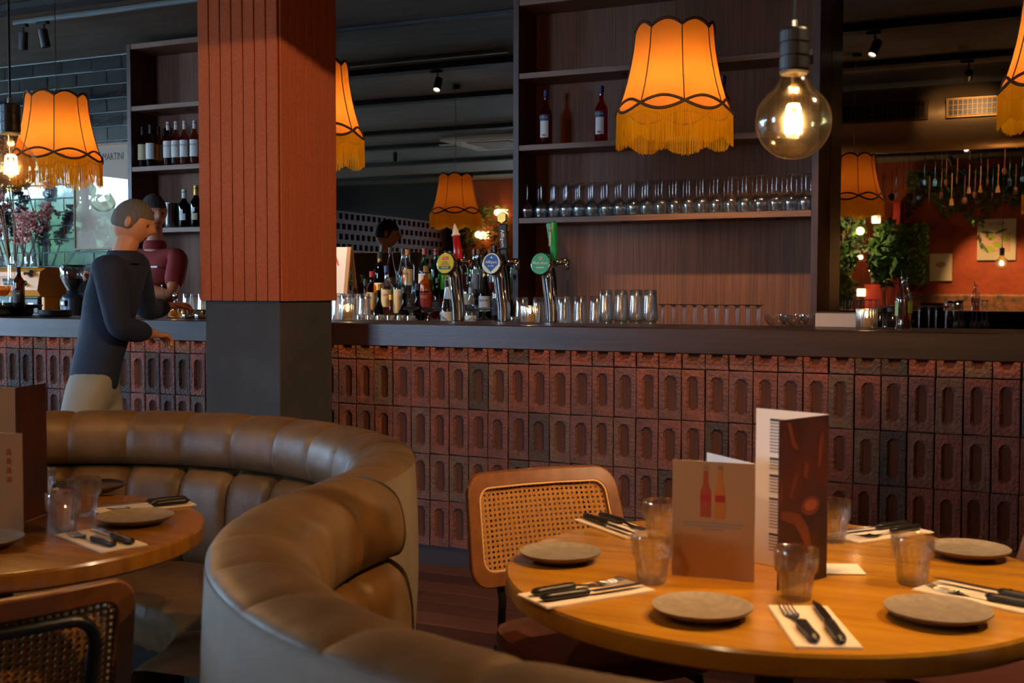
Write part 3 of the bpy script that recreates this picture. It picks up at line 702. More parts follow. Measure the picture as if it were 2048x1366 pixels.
def polymark(parent, a, d, n, polys, m, name='print', off=.0005):
    mb = MB()
    for pl in polys:
        mb.add([a+d*u+n*off+Vector((0, 0, z)) for u, z in pl], [tuple(range(len(pl)))])
    return mb.build(name, m, parent)
zb = ZTB+.0008
# small folded drinks menu with the two bottles
t = thing('drinks_menu', 'small folded tan menu picturing two bottles, standing on the right table', 'menu')
pn, a, d, n, L = leafpanel(t, 'front_page', (-.586, 1.942), (-.443, 1.952), zb, .955, paper, back=paper_w)
pe = PZ(1415, 905, .955); leafpanel(t, 'back_page', (-.443, 1.9535), (pe.x, pe.y), zb, .955, paper_w)
def bottle_poly(cx, z0, h, w):
    return [(cx-w/2, z0), (cx+w/2, z0), (cx+w/2, z0+h*.55), (cx+w*.25, z0+h*.72), (cx+w*.2, z0+h), (cx-w*.2, z0+h), (cx-w*.25, z0+h*.72), (cx-w/2, z0+h*.55)]
am = mat('print_amber', 'c07010', .6); am2 = mat('print_orange', 'a84410', .6)
polymark(t, a, d, n, [bottle_poly(.059, .857, .082, .019)], am2, 'printed_bottle'); polymark(t, a, d, n, [bottle_poly(.084, .856, .082, .019)], am, 'printed_bottle')
polymark(t, a, d, n, [[(c-.0085, .885), (c+.0085, .885), (c+.0085, .897), (c-.0085, .897)] for c in (.059, .084)], red_ink, 'printed_label', .0008)
polymark(t, a, d, n, [[(c-.0045, .941), (c+.0045, .941), (c+.0045, .948), (c-.0045, .948)] for c in (.059, .084)], wood_light, 'printed_cap', .0008)
rg = random.Random(5); marks(t, a, d, n, [(.020+(.0 if k < 2 else .035), .125-(.002*k if k < 2 else .035), .846-k*.0055, .8485-k*.0055) for k in range(3)], ink_light)
# large folded food menu
t = thing('food_menu', 'tall folded menu with dark pictured cover, standing behind a tumbler', 'menu')
H_ = (-.336, 2.041); A_ = (-.474, 2.093); B_ = (-.394, 1.913)
pn, a, d, n, L = leafpanel(t, 'inner_page', A_, H_, zb, 1.037, paper_w, back=menu_dark)
rg = random.Random(9); rects = []; bold = []; z = 1.018
for blk in (11, 4, 6, 10, 6):
    bold.append((.030, .030+rg.uniform(.035, .055), z-.0022, z+.0022)); z -= .0062
    for _ in range(blk-1): rects.append((.030, .030+rg.uniform(.018, .075), z-.0011, z+.0011)); z -= .0057
    z -= .0075
marks(t, a, d, n, rects, ink_light); marks(t, a, d, n, bold, ink, 'printed_headings')['kind'] = 'stuff'
pn, a, d, n, L = leafpanel(t, 'cover', B_, H_, zb, 1.036, menu_dark, .0016)
fig = [[(.004, .87), (.045, .855), (.09, .80), (.10, .79), (.085, .845), (.06, .872), (.004, .885)], [(.07, .965), (.085, .955), (.078, .93), (.07, .935)], [(.045, .945), (.055, .94), (.035, .90), (.028, .905)],
       [(.02, 1.03), (.03, 1.03), (.045, .995), (.055, .985), (.048, .982), (.035, .99)], [(.115, 1.0), (.128, 1.01), (.118, .95), (.108, .945)],
       [(.09+.028*math.cos(k*PI/6), .883+.017*math.sin(k*PI/6)) for k in range(12)], [(.10, .76), (.12, .775), (.09, .752), (.075, .753)], [(.003, .94), (.01, .935), (.008, .90), (.002, .89)]]
polymark(t, a, d, n, fig, menu_figure, 'cover_picture'); polymark(t, a, d, n, [[(.09+.019*math.cos(k*PI/6), .884+.010*math.sin(k*PI/6)) for k in range(12)]], mat('print_dish', '9a4a28', .6), 'cover_dish', .0009)
# left table menus
t = thing('drinks_menu', 'small tan menu with printed drinks list, cut by the left picture edge', 'menu')
pn, a, d, n, L = leafpanel(t, 'front_page', (-2.03, 1.640), (-1.897, 1.710), zb, .956, paper)
leafpanel(t, 'back_page', (-1.897, 1.7115), (-2.02, 1.705), zb, .956, paper)
marks(t, a, d, n, [(.01, .105, .935, .9362)]+[(.01, .01+rg.uniform(.03, .085), .92-k*.0075, .9215-k*.0075) for k in range(10)], ink)
polymark(t, a, d, n, [[(.118, z_), (.128, z_), (.126, z_+.012), (.120, z_+.012)] for z_ in (.912, .893, .874, .855)], am2, 'printed_drinks')
t = thing('food_menu', 'tall folded menu with dark cover on the left table', 'menu')
pn, a, d, n, L = leafpanel(t, 'inner_page', (-2.105, 1.70), (-1.974, 1.763), zb, 1.043, paper, back=menu_dark)
marks(t, a, d, n, [(.01, .085, .985, .987), (.01, .06, 1.0, 1.002)], ink)
pn, a, d, n, L = leafpanel(t, 'cover', (-1.973, 1.765), (-2.015, 1.885), zb, 1.043, menu_dark, back=menu_dark)

# ================================================================ CURVED BOOTHS
def booth(nm, lab, cx, cy, ri, ro, a0, a1, nch, lower=True, seat=True, zt=.885, seatd=.42, amp=.007):
    t = thing(nm, lab, 'banquette', (cx, cy, 0)); da = (a1-a0)/nch
    up = [(ri+.012, .738), (ri-.014, .746), (ri-.028, .775), (ri-.026, .815), (ri-.012, .855), (ri+.02, zt-.006), ((ri+ro)/2, zt+.006), (ro-.03, zt+.003), (ro-.006, zt-.005), (ro+.001, zt-.014)]
    up = resample(up, 3)
    lo = resample([(ri+.03, .44), (ri-.02, .46), (ri-.045, .55), (ri-.045, .65), (ri-.03, .71), (ri-.002, .732), (ri+.015, .736)], 3)
    def pad(prof, i, amp, wr):
        rg = random.Random(i*7+int(cx*10)); ph = rg.uniform(0, 6)
        def f(u, v):
            k = v*(len(prof)-1); j = min(int(k), len(prof)-2); fr = k-j
            r = prof[j][0]*(1-fr)+prof[j+1][0]*fr; z = prof[j][1]*(1-fr)+prof[j+1][1]*fr
            e = abs(2*u-1); puff = amp*(1-e**7)
            side = min(1, v*4, (1-v)*5)
            a = a0+da*(i+u)
            wrk = wr*math.sin(46*u+ph+3*v)*math.sin(PI*u)**2*math.exp(-((v-.55)/.2)**2)
            if r < (ri+ro)/2: rr = r-puff*side+amp*.5+wrk
            else: rr = r
            zz = z+(puff-amp)*min(1, max(0, (v-.35)*4))*max(0, min(1, (1-v)*6))*.9
            return (rr*math.cos(a), rr*math.sin(a), zz+wrk*.5)
        return f
    for i in range(nch):
        MB().grid(pad(up, i, amp, .0014), 16, 20).build('back_channel', leather, t, True)
        if lower: MB().grid(pad(lo, i, .016, 0), 14, 12).build('lower_cushion', leather, t, True)
    MB().grid(lambda u, v: ((ro+.001+.014*math.sin(PI*min(1,v*1.6))-.02*v)*math.cos(a0+(a1-a0)*u), (ro+.001+.014*math.sin(PI*min(1,v*1.6))-.02*v)*math.sin(a0+(a1-a0)*u), zt-.014-v*(zt-.05)), 72, 14).build('outer_shell', leather_daylit, t, True)
    MB().grid(lambda u, v: ((ro+.0025)*math.cos(a0+(a1-a0)*u)-.0, (ro+.0025)*math.sin(a0+(a1-a0)*u), zt-.012-v*.005), 96, 1).build('piping', leather_daylit, t, True)
    for a in (a0, a1):       # solid end walls between the pads and the shell
        mb = MB(); pr = [(r, z) for r, z in lo]+[(r, z) for r, z in up]+[(ro, .05), (ri+.03, .05)]
        mb.add([((r)*math.cos(a), (r)*math.sin(a), z) for r, z in pr], [tuple(range(len(pr)))]); mb.build('end_panel', leather_daylit, t)
    if seat:
        ns = 5; ds = (a1-a0)/ns
        for i in range(ns):
            pr = resample([(ri+.02, .462), (ri-.1, .470), (ri-seatd+.04, .472), (ri-seatd, .455), (ri-seatd-.005, .42), (ri-seatd+.005, .36), (ri-seatd+.02, .35)], 3)
            def f(u, v, i=i, pr=pr):
                k = v*(len(pr)-1); j = min(int(k), len(pr)-2); fr = k-j; r = pr[j][0]*(1-fr)+pr[j+1][0]*fr; z = pr[j][1]*(1-fr)+pr[j+1][1]*fr
                a = a0+ds*(i+u); return (r*math.cos(a), r*math.sin(a), z-.008*abs(2*u-1)**8)
            MB().grid(f, 14, 18).build('seat_cushion', leather, t, True)
        MB().grid(lambda u, v: ((ri-seatd+.03)*math.cos(a0+(a1-a0)*u), (ri-seatd+.03)*math.sin(a0+(a1-a0)*u), .352-v*.35), 48, 1).build('seat_base', black_cloth, t, True)
    return t
R_ = math.radians
C1 = (-2.13, 1.78); C2 = (-.33, 1.85)
booth('curved_booth', 'curved olive leather booth wrapping the left table', C1[0], C1[1], .845, .97, R_(4), R_(181), 15, amp=.007)
booth('curved_booth', 'curved leather booth back sweeping toward the viewer at the bottom', C2[0], C2[1], .795, .932, R_(177), R_(296), 10, seat=False, amp=.005)

# ================================================================ CANE CHAIRS
def make_chair():
    t = thing('cane_chair', '', 'chair'); W0, W1, Hb = .205, .225, .265; zb0 = .535; lean = .09
    # local frame: +x towards the table (front), y sideways, back panel at x=0 (bottom) leaning to -x at the top
    def P(s_, h, off=0):            # s -1..1 sideways, h 0..1 height
        w = W1+(W0-W1)*h; return Vector((-lean*h-.03*(1-s_*s_)+off, s_*w, zb0+Hb*h))
    def rr(n, ins, r):              # rounded rectangle loop in (s,h)
        pts = []; ws, hs = 1-ins/W1, .5-ins/Hb; rs, rh = r/W1, r/Hb
        for (cx_, ch, a_) in ((ws-rs, hs-rh, 0), (-ws+rs, hs-rh, PI/2), (-ws+rs, -hs+rh, PI), (ws-rs, -hs+rh, 1.5*PI)):
            for k in range(n+1): a = a_+PI/2*k/n; pts.append((cx_+rs*math.cos(a), .5+ch+rh*math.sin(a)))
        return pts
    def fill(pts, m=3):             # add points on the straight parts so the curve of the back is followed
        out = []
        for i, p in enumerate(pts):
            q = pts[(i+1) % len(pts)]; k = m if math.hypot((q[0]-p[0]), (q[1]-p[1])) > .3 else 1
            for j in range(k): out.append((p[0]+(q[0]-p[0])*j/k, p[1]+(q[1]-p[1])*j/k))
        return out
    o_ = fill(rr(5, 0, .05)); i_ = fill(rr(5, .036, .03)); n = len(o_); mb = MB(); vs = []
    for (lp, off) in ((o_, .0), (o_, .022), (i_, .024), (i_, .0)): vs += [P(s_, h, off) for s_, h in lp]
    mb.add(vs, [(a*n+k, a*n+(k+1) % n, ((a+1) % 4)*n+(k+1) % n, ((a+1) % 4)*n+k) for a in range(4) for k in range(n)])
    fr = mb.build('back_frame', chair_wood, t); autosmooth(fr, 50)
    b = fr.modifiers.new('bevel', 'BEVEL'); b.width = .004; b.segments = 2; b.limit_method = 'ANGLE'
    tr_ = fill(rr(5, .036, .03)); mb = MB(); mb.tube([P(s_, h, .022) for s_, h in tr_]+[P(*tr_[0], .022)], .0028, 6, False); mb.build('cane_trim', cane_trim, t, True)
    # woven cane with its round holes
    mb = MB(); nx, ny = 27, 16; hs_ = (1-.036/W1-.0); hh = (.5-.036/Hb)
    for j in range(ny):
        for i in range(nx):
            s0, s1 = -hs_+2*hs_*i/nx, -hs_+2*hs_*(i+1)/nx; h0, h1 = .5-hh+2*hh*j/ny, .5-hh+2*hh*(j+1)/ny
            cs, ch = (s0+s1)/2, (h0+h1)/2
            if (i in (0, nx-1)) and (j in (0, ny-1)): continue
            q = .25; rs, rh = (s1-s0)*q, (h1-h0)*q
            o4 = [(s1, ch), (s1, h1), (cs, h1), (s0, h1), (s0, ch), (s0, h0), (cs, h0), (s1, h0)]
            hole = [(cs+rs*math.cos(PI/4*k)*1.1, ch+rh*math.sin(PI/4*k)*1.1) for k in range(8)]
            mb.add([P(s_, h, .012) for s_, h in o4]+[P(s_, h, .012) for s_, h in hole]+[P(s_, h, .0105) for s_, h in hole], [(k, (k+1) % 8, 8+(k+1) % 8, 8+k) for k in range(8)]+[(8+k, 8+(k+1) % 8, 16+(k+1) % 8, 16+k) for k in range(8)])
    mb.build('cane_panel', cane, t, kind='stuff')
    # tube: loop behind the back, rear legs down, seat rails and front legs
    yo = .135
    pts = [(-.02, -yo, .40), (-.012, -yo, .50), (-.055, -yo, .60)]+[(-.085-.02*math.sin(PI/2*k/5), -yo+.045*(1-math.cos(PI/2*k/5)), .70+.05*math.sin(PI/2*k/5)) for k in range(6)]
    loop = pts+[(p[0], -p[1], p[2]) for p in reversed(pts)]
    MB().tube(loop, .010, 10).build('back_tube', black_metal, t, True)
    for s_ in (-1, 1):
        MB().tube([(-.02, s_*yo, .402), (-.03, s_*(yo+.01), .36), (-.09, s_*(yo+.05), .0)], [.010, .0105, .009], 10).build('leg', black_metal, t, True)
        MB().tube([(.40, s_*(yo+.02), .40), (.44, s_*(yo+.05), .0)], [.0105, .009], 10).build('leg', black_metal, t, True)
        MB().tube([(-.02, s_*yo, .400), (.41, s_*(yo+.01), .396)], .010, 10).build('seat_rail', black_metal, t, True)
    def se(u, v):
        a = 2*PI*u; c_, s_ = math.cos(a), math.sin(a); q = 4.5; k = (abs(c_)**q+abs(s_)**q)**(-1/q)
        pr = [(0, .418), (.9, .410), (.985, .418), (1.0, .435), (.99, .452), (.94, .463), (.7, .470), (0, .474)]
        kk = v*(len(pr)-1); j = min(int(kk), len(pr)-2); fr_ = kk-j; r = pr[j][0]*(1-fr_)+pr[j+1][0]*fr_; z = pr[j][1]*(1-fr_)+pr[j+1][1]*fr_
        return (.235+.215*c_*k*r, .215*s_*k*r*(1+.06*c_), z)
    MB().grid(se, 40, 21, True).build('seat', seat_velvet, t, True)
    mb = MB(); mb.tube([Vector(se(k/40, .62))+Vector((0, 0, .002)) for k in range(41)], .003, 5, False); mb.build('seat_piping', seat_velvet, t, True)
    return t
ch = make_chair()
def place(o, x, y, dx, dy, lab):
    o.location = (x, y, 0); o.rotation_euler = (0, 0, math.atan2(dy, dx)); o['label'] = lab; o['group'] = 'cane-back dining chairs'
place(ch, -1.085, 2.600, .763, -.646, 'cane-back chair with brown velvet seat left of the right table')
c2 = dup(ch, (0, 0, 0)); place(c2, -1.459, 1.239, -.91, .41, 'cane-back chair seen from behind at the bottom left')
c3 = dup(ch, (0, 0, 0)); place(c3, .115, 2.745, -.62, -.78, 'cane-back chair just showing at the right picture edge')

# ================================================================ GLASSES
def wine_mesh(h=.215, r=.034, bowl=.10, foot=.034, m=None):
    m = m or stem_g
    st = h-bowl
    B1 = [(r*.55, st+bowl*.06), (r*.92, st+bowl*.22), (r*1.06, st+bowl*.42), (r*1.03, st+bowl*.6), (r*.92, st+bowl*.85), (r*.86, h)]
    pr = resample([(.0, 0), (foot*.9, .0), (foot, .0012), (foot*.8, .003), (.006, .008), (.0038, .02), (.0034, st-.03), (.0045, st-.01)]+B1, 2)+[(r*.86-.0012, h)]+resample([(a-.0012, z+(.0012 if k else .003)) for k, (a, z) in reversed(list(enumerate(B1[:-1])))]+[(.0, st+.005)], 2)
    return MB().lathe(pr, 20).mesh('wine_glass', m, True)
wg = wine_mesh()
def flip(o, h): o.rotation_euler = (PI, 0, random.uniform(0, 6)); o.location.z += h; return o
z0 = ZS[0]
fx = [1020+v/3.2 for v in (110, 200, 282, 362, 445, 528, 620, 708, 795, 880, 972, 1062, 1148, 1235, 1328, 1420, 1512, 1610, 1705, 1800, 1893)]
for row, dy in ((0, .055), (1, .135), (2, .215)):
    for i, px in enumerate(fx):
        xw = PY(px, 400, YF+.055).x+(.045 if row == 1 else 0)
        if xw > UXR-.082: continue
        h = .225 if row == 0 else .228
        o = link('wine_glass', wg, None, (xw, YF+dy, z0+.0008)); flip(o, .215); o.scale = (1, 1, 1.0)
        tag(o, 'upside-down wine glass on the glass shelf, %s from left in its %s row' % (ORD[i], ('front', 'middle', 'back')[row]), 'wine glass', 'upside-down wine glasses on the shelf')
# upside-down stemware and beer glasses on the work shelf behind the bar
fl_me = wine_mesh(.225, .0215, .075, .0238)
cnt = 0
for row, (yy, off) in enumerate(((5.14, 0), (5.21, .03))):
    for i in range(10):
        px = 1324+i*21.2; x = PY(px, 612, yy).x+off*.3
        o = link('stem_glass', fl_me, None, (x, yy, ZW+.0006)); flip(o, .225)
        tag(o, 'upside-down stemmed glass behind the bar, %s from left in the %s row' % (ORD[i], ('front', 'rear')[row]), 'stem glass', 'upside-down stemmed glasses behind the bar')
for i, px in enumerate((1790, 1812, 1838, 1858, 1872, 1892)):
    yy = 5.16+(i % 2)*.09; x = PY(px, 612, yy).x
    o = link('stem_glass', fl_me, None, (x, yy, ZW+.0006)); flip(o, .225)
    tag(o, 'upside-down stemmed glass behind the half-full bottle, %s from left' % ORD[i], 'stem glass', 'upside-down stemmed glasses by the bottle')
coupe = MB().lathe(resample([(.0, 0), (.033, .0), (.034, .0015), (.008, .006), (.004, .012), (.004, .045), (.012, .052), (.034, .066), (.050, .090), (.053, .112)], 2), 24).mesh('coupe_glass', thin, True)
for i in range(4):
    px = 1552+i*22; o = link('coupe_glass', coupe, None, (PY(px, 640, 5.2).x, 5.2+(i % 2)*.09, ZW+.0006+.07))
    o.location.z = ZW+.07; tag(o, 'shallow coupe glass right of the stemmed glasses, %s from left' % ORD[i], 'coupe glass', 'coupe glasses behind the bar')
cr = thing('glass_crate', 'low grey rack under the coupe glasses', 'rack', (PY(1570, 640, 5.22).x, 5.22, ZW)); MB().cbox(-.17, .17, -.085, .085, .0005, .0695, .004).build('rack_body', black_plastic, cr)
beer_me = MB().lathe([(.0, .0), (.026, .0), (.028, .004), (.030, .04), (.034, .10), (.037, .152), (.036, .155), (.0345, .152), (.031, .10), (.027, .03), (.025, .016), (.0, .014)], 24, rf=lambda a, z: 1+(.02*abs(math.sin(6*a)) if z < .11 else 0)).mesh('beer_glass', stem_g, True)
def stackglass(px, y, lv, z, lab, me=beer_me, h=.155, nm='beer_glass', grp='upside-down beer glasses behind the taps', sc_=1.):
    x = PY(px, 600, y).x; o = link(nm, me, None, (x, y, z+lv*(h*sc_+.0012)+.0006)); o.scale = (sc_,)*3; flip(o, h*sc_); tag(o, lab, 'beer glass', grp); return o
k = 0
for row, yy in enumerate((5.12, 5.205)):
    for i, px in enumerate((1211, 1241, 1271, 1299)):
        for lv in (0, 1):
            stackglass(px+row*3, yy, lv, ZW, sc_=.935, lab= 'upside-down beer glass, %s column from left, %s row, %s' % (ORD[i], ('front', 'rear')[row], ('bottom', 'top')[lv]))
for row, yy in enumerate((5.14, 5.225)):
    for i, px in enumerate((1128, 1160, 1192)):
        stackglass(px, yy, 0, ZW+.105, 'upside-down tumbler between tap and beer glasses, %s from left, %s row' % (ORD[i], ('front', 'rear')[row]), nm='bar_tumbler', grp='upside-down tumblers by the right tap')
cr = thing('glass_crate', 'low dark rack under the tumblers beside the right tap', 'rack', (PY(1160, 640, 5.18).x, 5.18, ZW)); MB().cbox(-.125, .125, -.09, .09, .0005, .1045, .004).build('rack_body', black_plastic, cr)
for i, (px, yy, dz) in enumerate(((1044, 5.17, .10), (1078, 5.19, .10))): stackglass(px, yy, 0, ZW+dz, ('upside-down tumbler behind the middle candle, left one', 'upside-down tumbler behind the middle candle, right one')[i], nm='bar_tumbler', grp='upside-down tumblers behind the candle')
cr = thing('glass_crate', 'low dark rack behind the middle candle', 'rack', (PY(1061, 640, 5.175).x, 5.175, ZW)); MB().cbox(-.082, .082, -.07, .07, .0005, .0995, .004).build('rack_body', black_plastic, cr)
for i, (px, yy) in enumerate(((675, 5.25), (693, 5.17), (711, 5.25), (729, 5.17))):
    stackglass(px, yy, 0, ZW+.115+(.02 if i < 3 else -.03)*0, 'upside-down beer glass behind the left candle, %s from left' % ORD[i], grp='upside-down beer glasses by the pillar')
cr = thing('glass_crate', 'grey rack under the glasses beside the pillar', 'rack', (PY(702, 640, 5.21).x, 5.21, ZW)); MB().cbox(-.115, .115, -.09, .09, .0005, .114, .004).build('rack_body', steel, cr)
shot_me = MB().lathe([(.0, .0), (.021, .0), (.022, .004), (.026, .06), (.0255, .061), (.0235, .058), (.019, .014), (.0, .013)], 18, rf=lambda a, z: 1+.025*abs(math.sin(5*a))).mesh('low_glass', stem_g, True)
for row, yy in enumerate((5.02, 5.08)):
    for i in range(6):
        px = 722+i*20; o = link('low_glass', shot_me, None, (PY(px, 640, yy).x, yy, ZW+.10+.0006)); flip(o, .061)
        tag(o, 'small upside-down glass right of the left candle, %s from left, %s row' % (ORD[i], ('front', 'rear')[row]), 'glass', 'small upside-down glasses along the bar edge')
cr = thing('glass_crate', 'low steel rack under the small glasses right of the left candle', 'rack', (PY(772, 640, 5.05).x, 5.05, ZW)); MB().cbox(-.155, .155, -.062, .062, .0005, .0995, .004).build('rack_body', steel, cr)
goblet = MB().lathe(resample([(.0, 0), (.038, .0), (.040, .002), (.012, .012), (.007, .02), (.007, .035), (.014, .045), (.034, .062), (.040, .085), (.038, .115)], 2), 22).mesh('goblet', thin, True)
for i, (px, py, yy, tl) in enumerate(((822, 616, 5.19, .2), (858, 620, 5.20, .25), (882, 616, 5.10, -.1), (921, 618, 5.21, -.2), (944, 620, 5.15, .15), (968, 616, 5.13, .05))):
    p = PY(px, py, yy); o = link('goblet', goblet, None, (p.x, yy, p.z)); o.rotation_euler = (PI+tl, tl*.5, 0)
    tag(o, 'upturned goblet with round foot between the bottles and the bar, %s from left' % ORD[i], 'goblet', 'upturned goblets along the bar')
cr = thing('glass_crate', 'steel rack holding the upturned goblets', 'rack', (PY(895, 640, 5.165).x, 5.165, ZW)); MB().cbox(-.205, .205, -.08, .08, .0005, .062, .004).build('rack_body', steel, cr)
for i, px in enumerate((1006, 1019, 1030)):
    o = link('low_glass', shot_me, None, (PY(px, 640, 5.10).x, 5.10+.055*(i % 2), ZW+.1005)); flip(o, .061)
    tag(o, 'small upside-down glass right of the middle tap, %s from left' % ORD[i], 'glass', 'small upside-down glasses by the middle tap')
cr = thing('glass_crate', 'low rack under the small glasses by the middle tap', 'rack', (PY(1020, 640, 5.12).x, 5.125, ZW)); MB().cbox(-.05, .045, -.055, .055, .0005, .0995, .004).build('rack_body', black_plastic, cr)

# ================================================================ CANDLES ON THE BAR
def candle(px, py, Y, lab, m=None, s=1.):
    p = PZ(px, py, ZT) if Y is None else Vector((PY(px, py, Y).x, Y, ZT))
    t = thing('candle_holder', lab, 'candle', (p.x, p.y, ZT+.0005), group='ribbed glass candle holders'); t.scale = (s, s, s)
    MB().lathe([(.0, .0), (.036, .0), (.038, .003), (.0385, .0105), (.0395, .080), (.039, .0815), (.0365, .080), (.0350, .012), (.0, .0105)], 132, rf=lambda a, z: 1+(.055*abs(math.sin(11*a)) if z > .008 else 0)).build('jar', m or candle_g, t, True)
    MB().lathe([(.0, .0112), (.022, .0112), (.0225, .012), (.0225, .042), (.020, .0445), (.0, .042)], 20).build('candle', wax, t, True)
    MB().tube([(0, 0, .0425), (0, 0, .0475)], .001, 5).build('wick', black_metal, t)
    MB().lathe(resample([(.0, .046), (.0035, .050), (.0045, .056), (.0025, .066), (.0, .074)], 3), 10).build('flame', flame, t, True)
    point('candle_light', (p.x, p.y, ZT+.058*s), .45, (1, .58, .22), .006)
candle(695, 641, 4.70, 'ribbed glass candle holder beside the pillar')
candle(1060, 650, 4.66, 'ribbed glass candle holder left of the right-hand tap')
candle(1733, 660, 4.62, 'ribbed glass candle holder at the right end of the bar')
candle(346, 637, 4.64, 'amber ribbed candle holder in front of the bartender', amber_g)

# ================================================================ BOTTLES
def bottle(x, y, z, h, r, lab, gm, capm, labm=None, cat='bottle', shape='spirit', lz=(.12, .55), capf=.12, txt=None, txtm=None, lw=1.25, grp=None, rz=0, liq=None, neck_lab=None, nm='bottle'):
    rz = math.atan2(-x, y)-.22+rz*.5
    t = thing(nm, lab, cat, (x, y, z), rz, grp)
    S = {'spirit': [(0, .0), (.92, .0), (1, .012), (1, .56), (.93, .63), (.62, .70), (.40, .75), (.34, .80), (.33, .97), (.37, .975), (.37, 1.)],
         'wine': [(0, .0), (.93, .0), (1, .012), (1, .60), (.93, .66), (.62, .73), (.42, .78), (.38, .84), (.37, .97), (.40, .975), (.40, 1.)],
         'bulb': [(0, .0), (.85, .0), (.95, .015), (1, .25), (.98, .42), (.80, .53), (.45, .62), (.33, .70), (.30, .97), (.34, .975), (.34, 1.)],
         'square': [(0, .0), (.95, .0), (1, .012), (1, .66), (.96, .70), (.70, .745), (.36, .78), (.34, .97), (.38, .975), (.38, 1.)],
         'slope': [(0, .0), (.93, .0), (1, .012), (1, .42), (.90, .52), (.62, .66), (.42, .78), (.34, .86), (.32, .97), (.36, .975), (.36, 1.)],
         'flute': [(0, .0), (.80, .0), (.86, .012), (.80, .08), (.90, .2), (1, .42), (.98, .55), (.75, .66), (.42, .76), (.34, .84), (.33, .96), (.42, .965), (.42, .99), (.38, 1.)]}[shape]
    n = 4 if shape == 'square4' else 24; hh = h*(1-capf*.25)
    MB().lathe([(a*r, b*hh) for a, b in S], n).build('glass_body', gm, t, True)
    if liq: MB().lathe([(0, .006), (r*.88, .006)]+[(a*r*.93, b*hh) for a, b in S if .02 < b < liq]+[(r*.93*(1 if liq < .5 else .45), liq*hh), (0, liq*hh)], 20).build('liquid', liq_m.get(id(gm), amber_liq), t, True)
    if capm: MB().lathe([(0, h*(1-capf)), (r*.40, h*(1-capf)), (r*.40, h-.001), (r*.38, h), (0, h)], 16).build('cap', capm, t)
    if labm:
        a0 = -PI/2-lw; a1 = -PI/2+lw
        MB().lathe([(r*1.012, h*lz[0]), (r*1.012, h*lz[1])], 14, a0=a0, a1=a1).build('label', labm, t, True)
        if txt: text(txt, min(r*.55, 2.1*r/max(3, len(txt))), txtm or ink, t, (0, -r*1.03, h*(lz[0]*.3+lz[1]*.7)))
    if neck_lab: MB().lathe([(r*.37, h*.80), (r*.37, h*.86)], 12).build('neck_label', neck_lab, t)
    return t
liq_m = {id(thin): amber_liq}
def bpx(px, top, y, z0, **kw):       # bottle whose top shows at pixel height top, standing at height z0
    p = PY(px, top, y); h = p.z-z0
    return bottle(p.x, y, z0+.0005, h, **kw)
label_w = mat('label_white', 'd8d0c8', .7); label_c = mat('label_cream', 'c8b48c', .7); label_red = mat('label_red', '8c1414', .6); label_y = mat('label_yellow', 'd8a010', .6)
label_k = mat('label_dark', '1c1a20', .6); cap_w = mat('cap_white', 'c4bcb8', .5); cap_k = mat('cap_black', '141414', .4); cap_red = mat('cap_red', '8c1018', .4); cork = mat('cork_stopper', '9a6428', .7); cap_blue = mat('cap_blue', '1c2a5c', .4)
white_ink = mat('white_ink', 'e8e0d8', .6); gold_ink = mat('gold_ink', 'e0b020', .6)
# three orange-red aperitif bottles on the upper shelf
AY = YF+.10
for i, (px, top) in enumerate(((1092, 181), (1203, 172), (1447, 152))):
    b = bpx(px, top, AY, ZS[1], r=.041, lab='orange-red aperitif bottle on the upper shelf, '+('leftmost', 'middle one', 'half hidden behind the lampshade')[i], gm=red_liq, capm=cap_blue, labm=label_w, shape='spirit', lz=(.14, .44), capf=.12, lw=.75, grp='red aperitif bottles on the upper shelf', rz=-.25)
    h = PY(px, top, AY).z-ZS[1]
    MB().lathe([(.0425, h*.44), (.0425, h*.55)], 14, a0=-PI/2-.95, a1=-PI/2+.95).build('brand_band', blue_l, b, True)
    text('APEROL', .0165, gold_ink, b, (0, -.0435, h*.495), name='lettering')
    MB().lathe([(.0428, h*.16), (.0428, h*.2)], 8, a0=-PI/2-.3, a1=-PI/2+.3).build('label_stripe', mat('stripe_orange', 'd07030', .6), b, True)
t = thing('black_case', 'small black glasses case on the upper shelf left of the aperitif bottles', 'case', (PY(1062, 287, AY).x, AY, ZS[1])); MB().cbox(-.05, .05, -.025, .025, .0005, .022, .008).build('case_body', black_plastic, t); MB().tube([(-.05, -.027, .012), (.05, -.027, .012)], .002, 5).build('rim', chrome, t)
# rose and white wine on the left unit
for i, px in enumerate((336, 352, 369, 389, 408)):
    bpx(px, (244, 243, 242, 241, 243)[i], YF+.07, ZS[1], r=.037, lab='rose wine bottle with white label and cap, %s from left' % ORD[i], gm=rose_liq, capm=cap_w, labm=label_w, shape='wine', lz=(.18, .56), capf=.19, grp='rose wines on the left shelf', rz=-.3, txt='ROSE' if i < 4 else None, txtm=ink)
for i, px in enumerate((285, 301, 317, 328)):
    bpx(px, (254, 250, 254, 256)[i], YF+(.07, .07, .15, .235)[i], ZS[1], r=.037, lab='amber spirit bottle with plain label, %s from left on the wine shelf' % ORD[i], gm=amber_liq, capm=cap_k, labm=label_c if i != 1 else label_w, shape='wine', lz=(.18, .56), capf=.2, neck_lab=gold, grp='amber bottles on the left shelf', rz=-.3)
for i, (px, top, cm) in enumerate(((368, 379, label_w), (392, 371, gold), (406, 373, gold))):
    b = bpx(px, top, YF+(.08, .08, .18)[i], ZS[0], r=.043, lab=('dark sparkling wine bottle with silver foil neck', 'dark wine bottle with gold foil neck and oval label', 'dark wine bottle with gold foil, cut by the pillar')[i], gm=dark_g, capm=cm, labm=None, shape='wine', capf=.24, rz=-.3)
    MB().lathe([(.0437, .055), (.0437, .105)], 12, a0=-PI/2-.55, a1=-PI/2+.55).build('label', label_c if i else label_w, b, True)
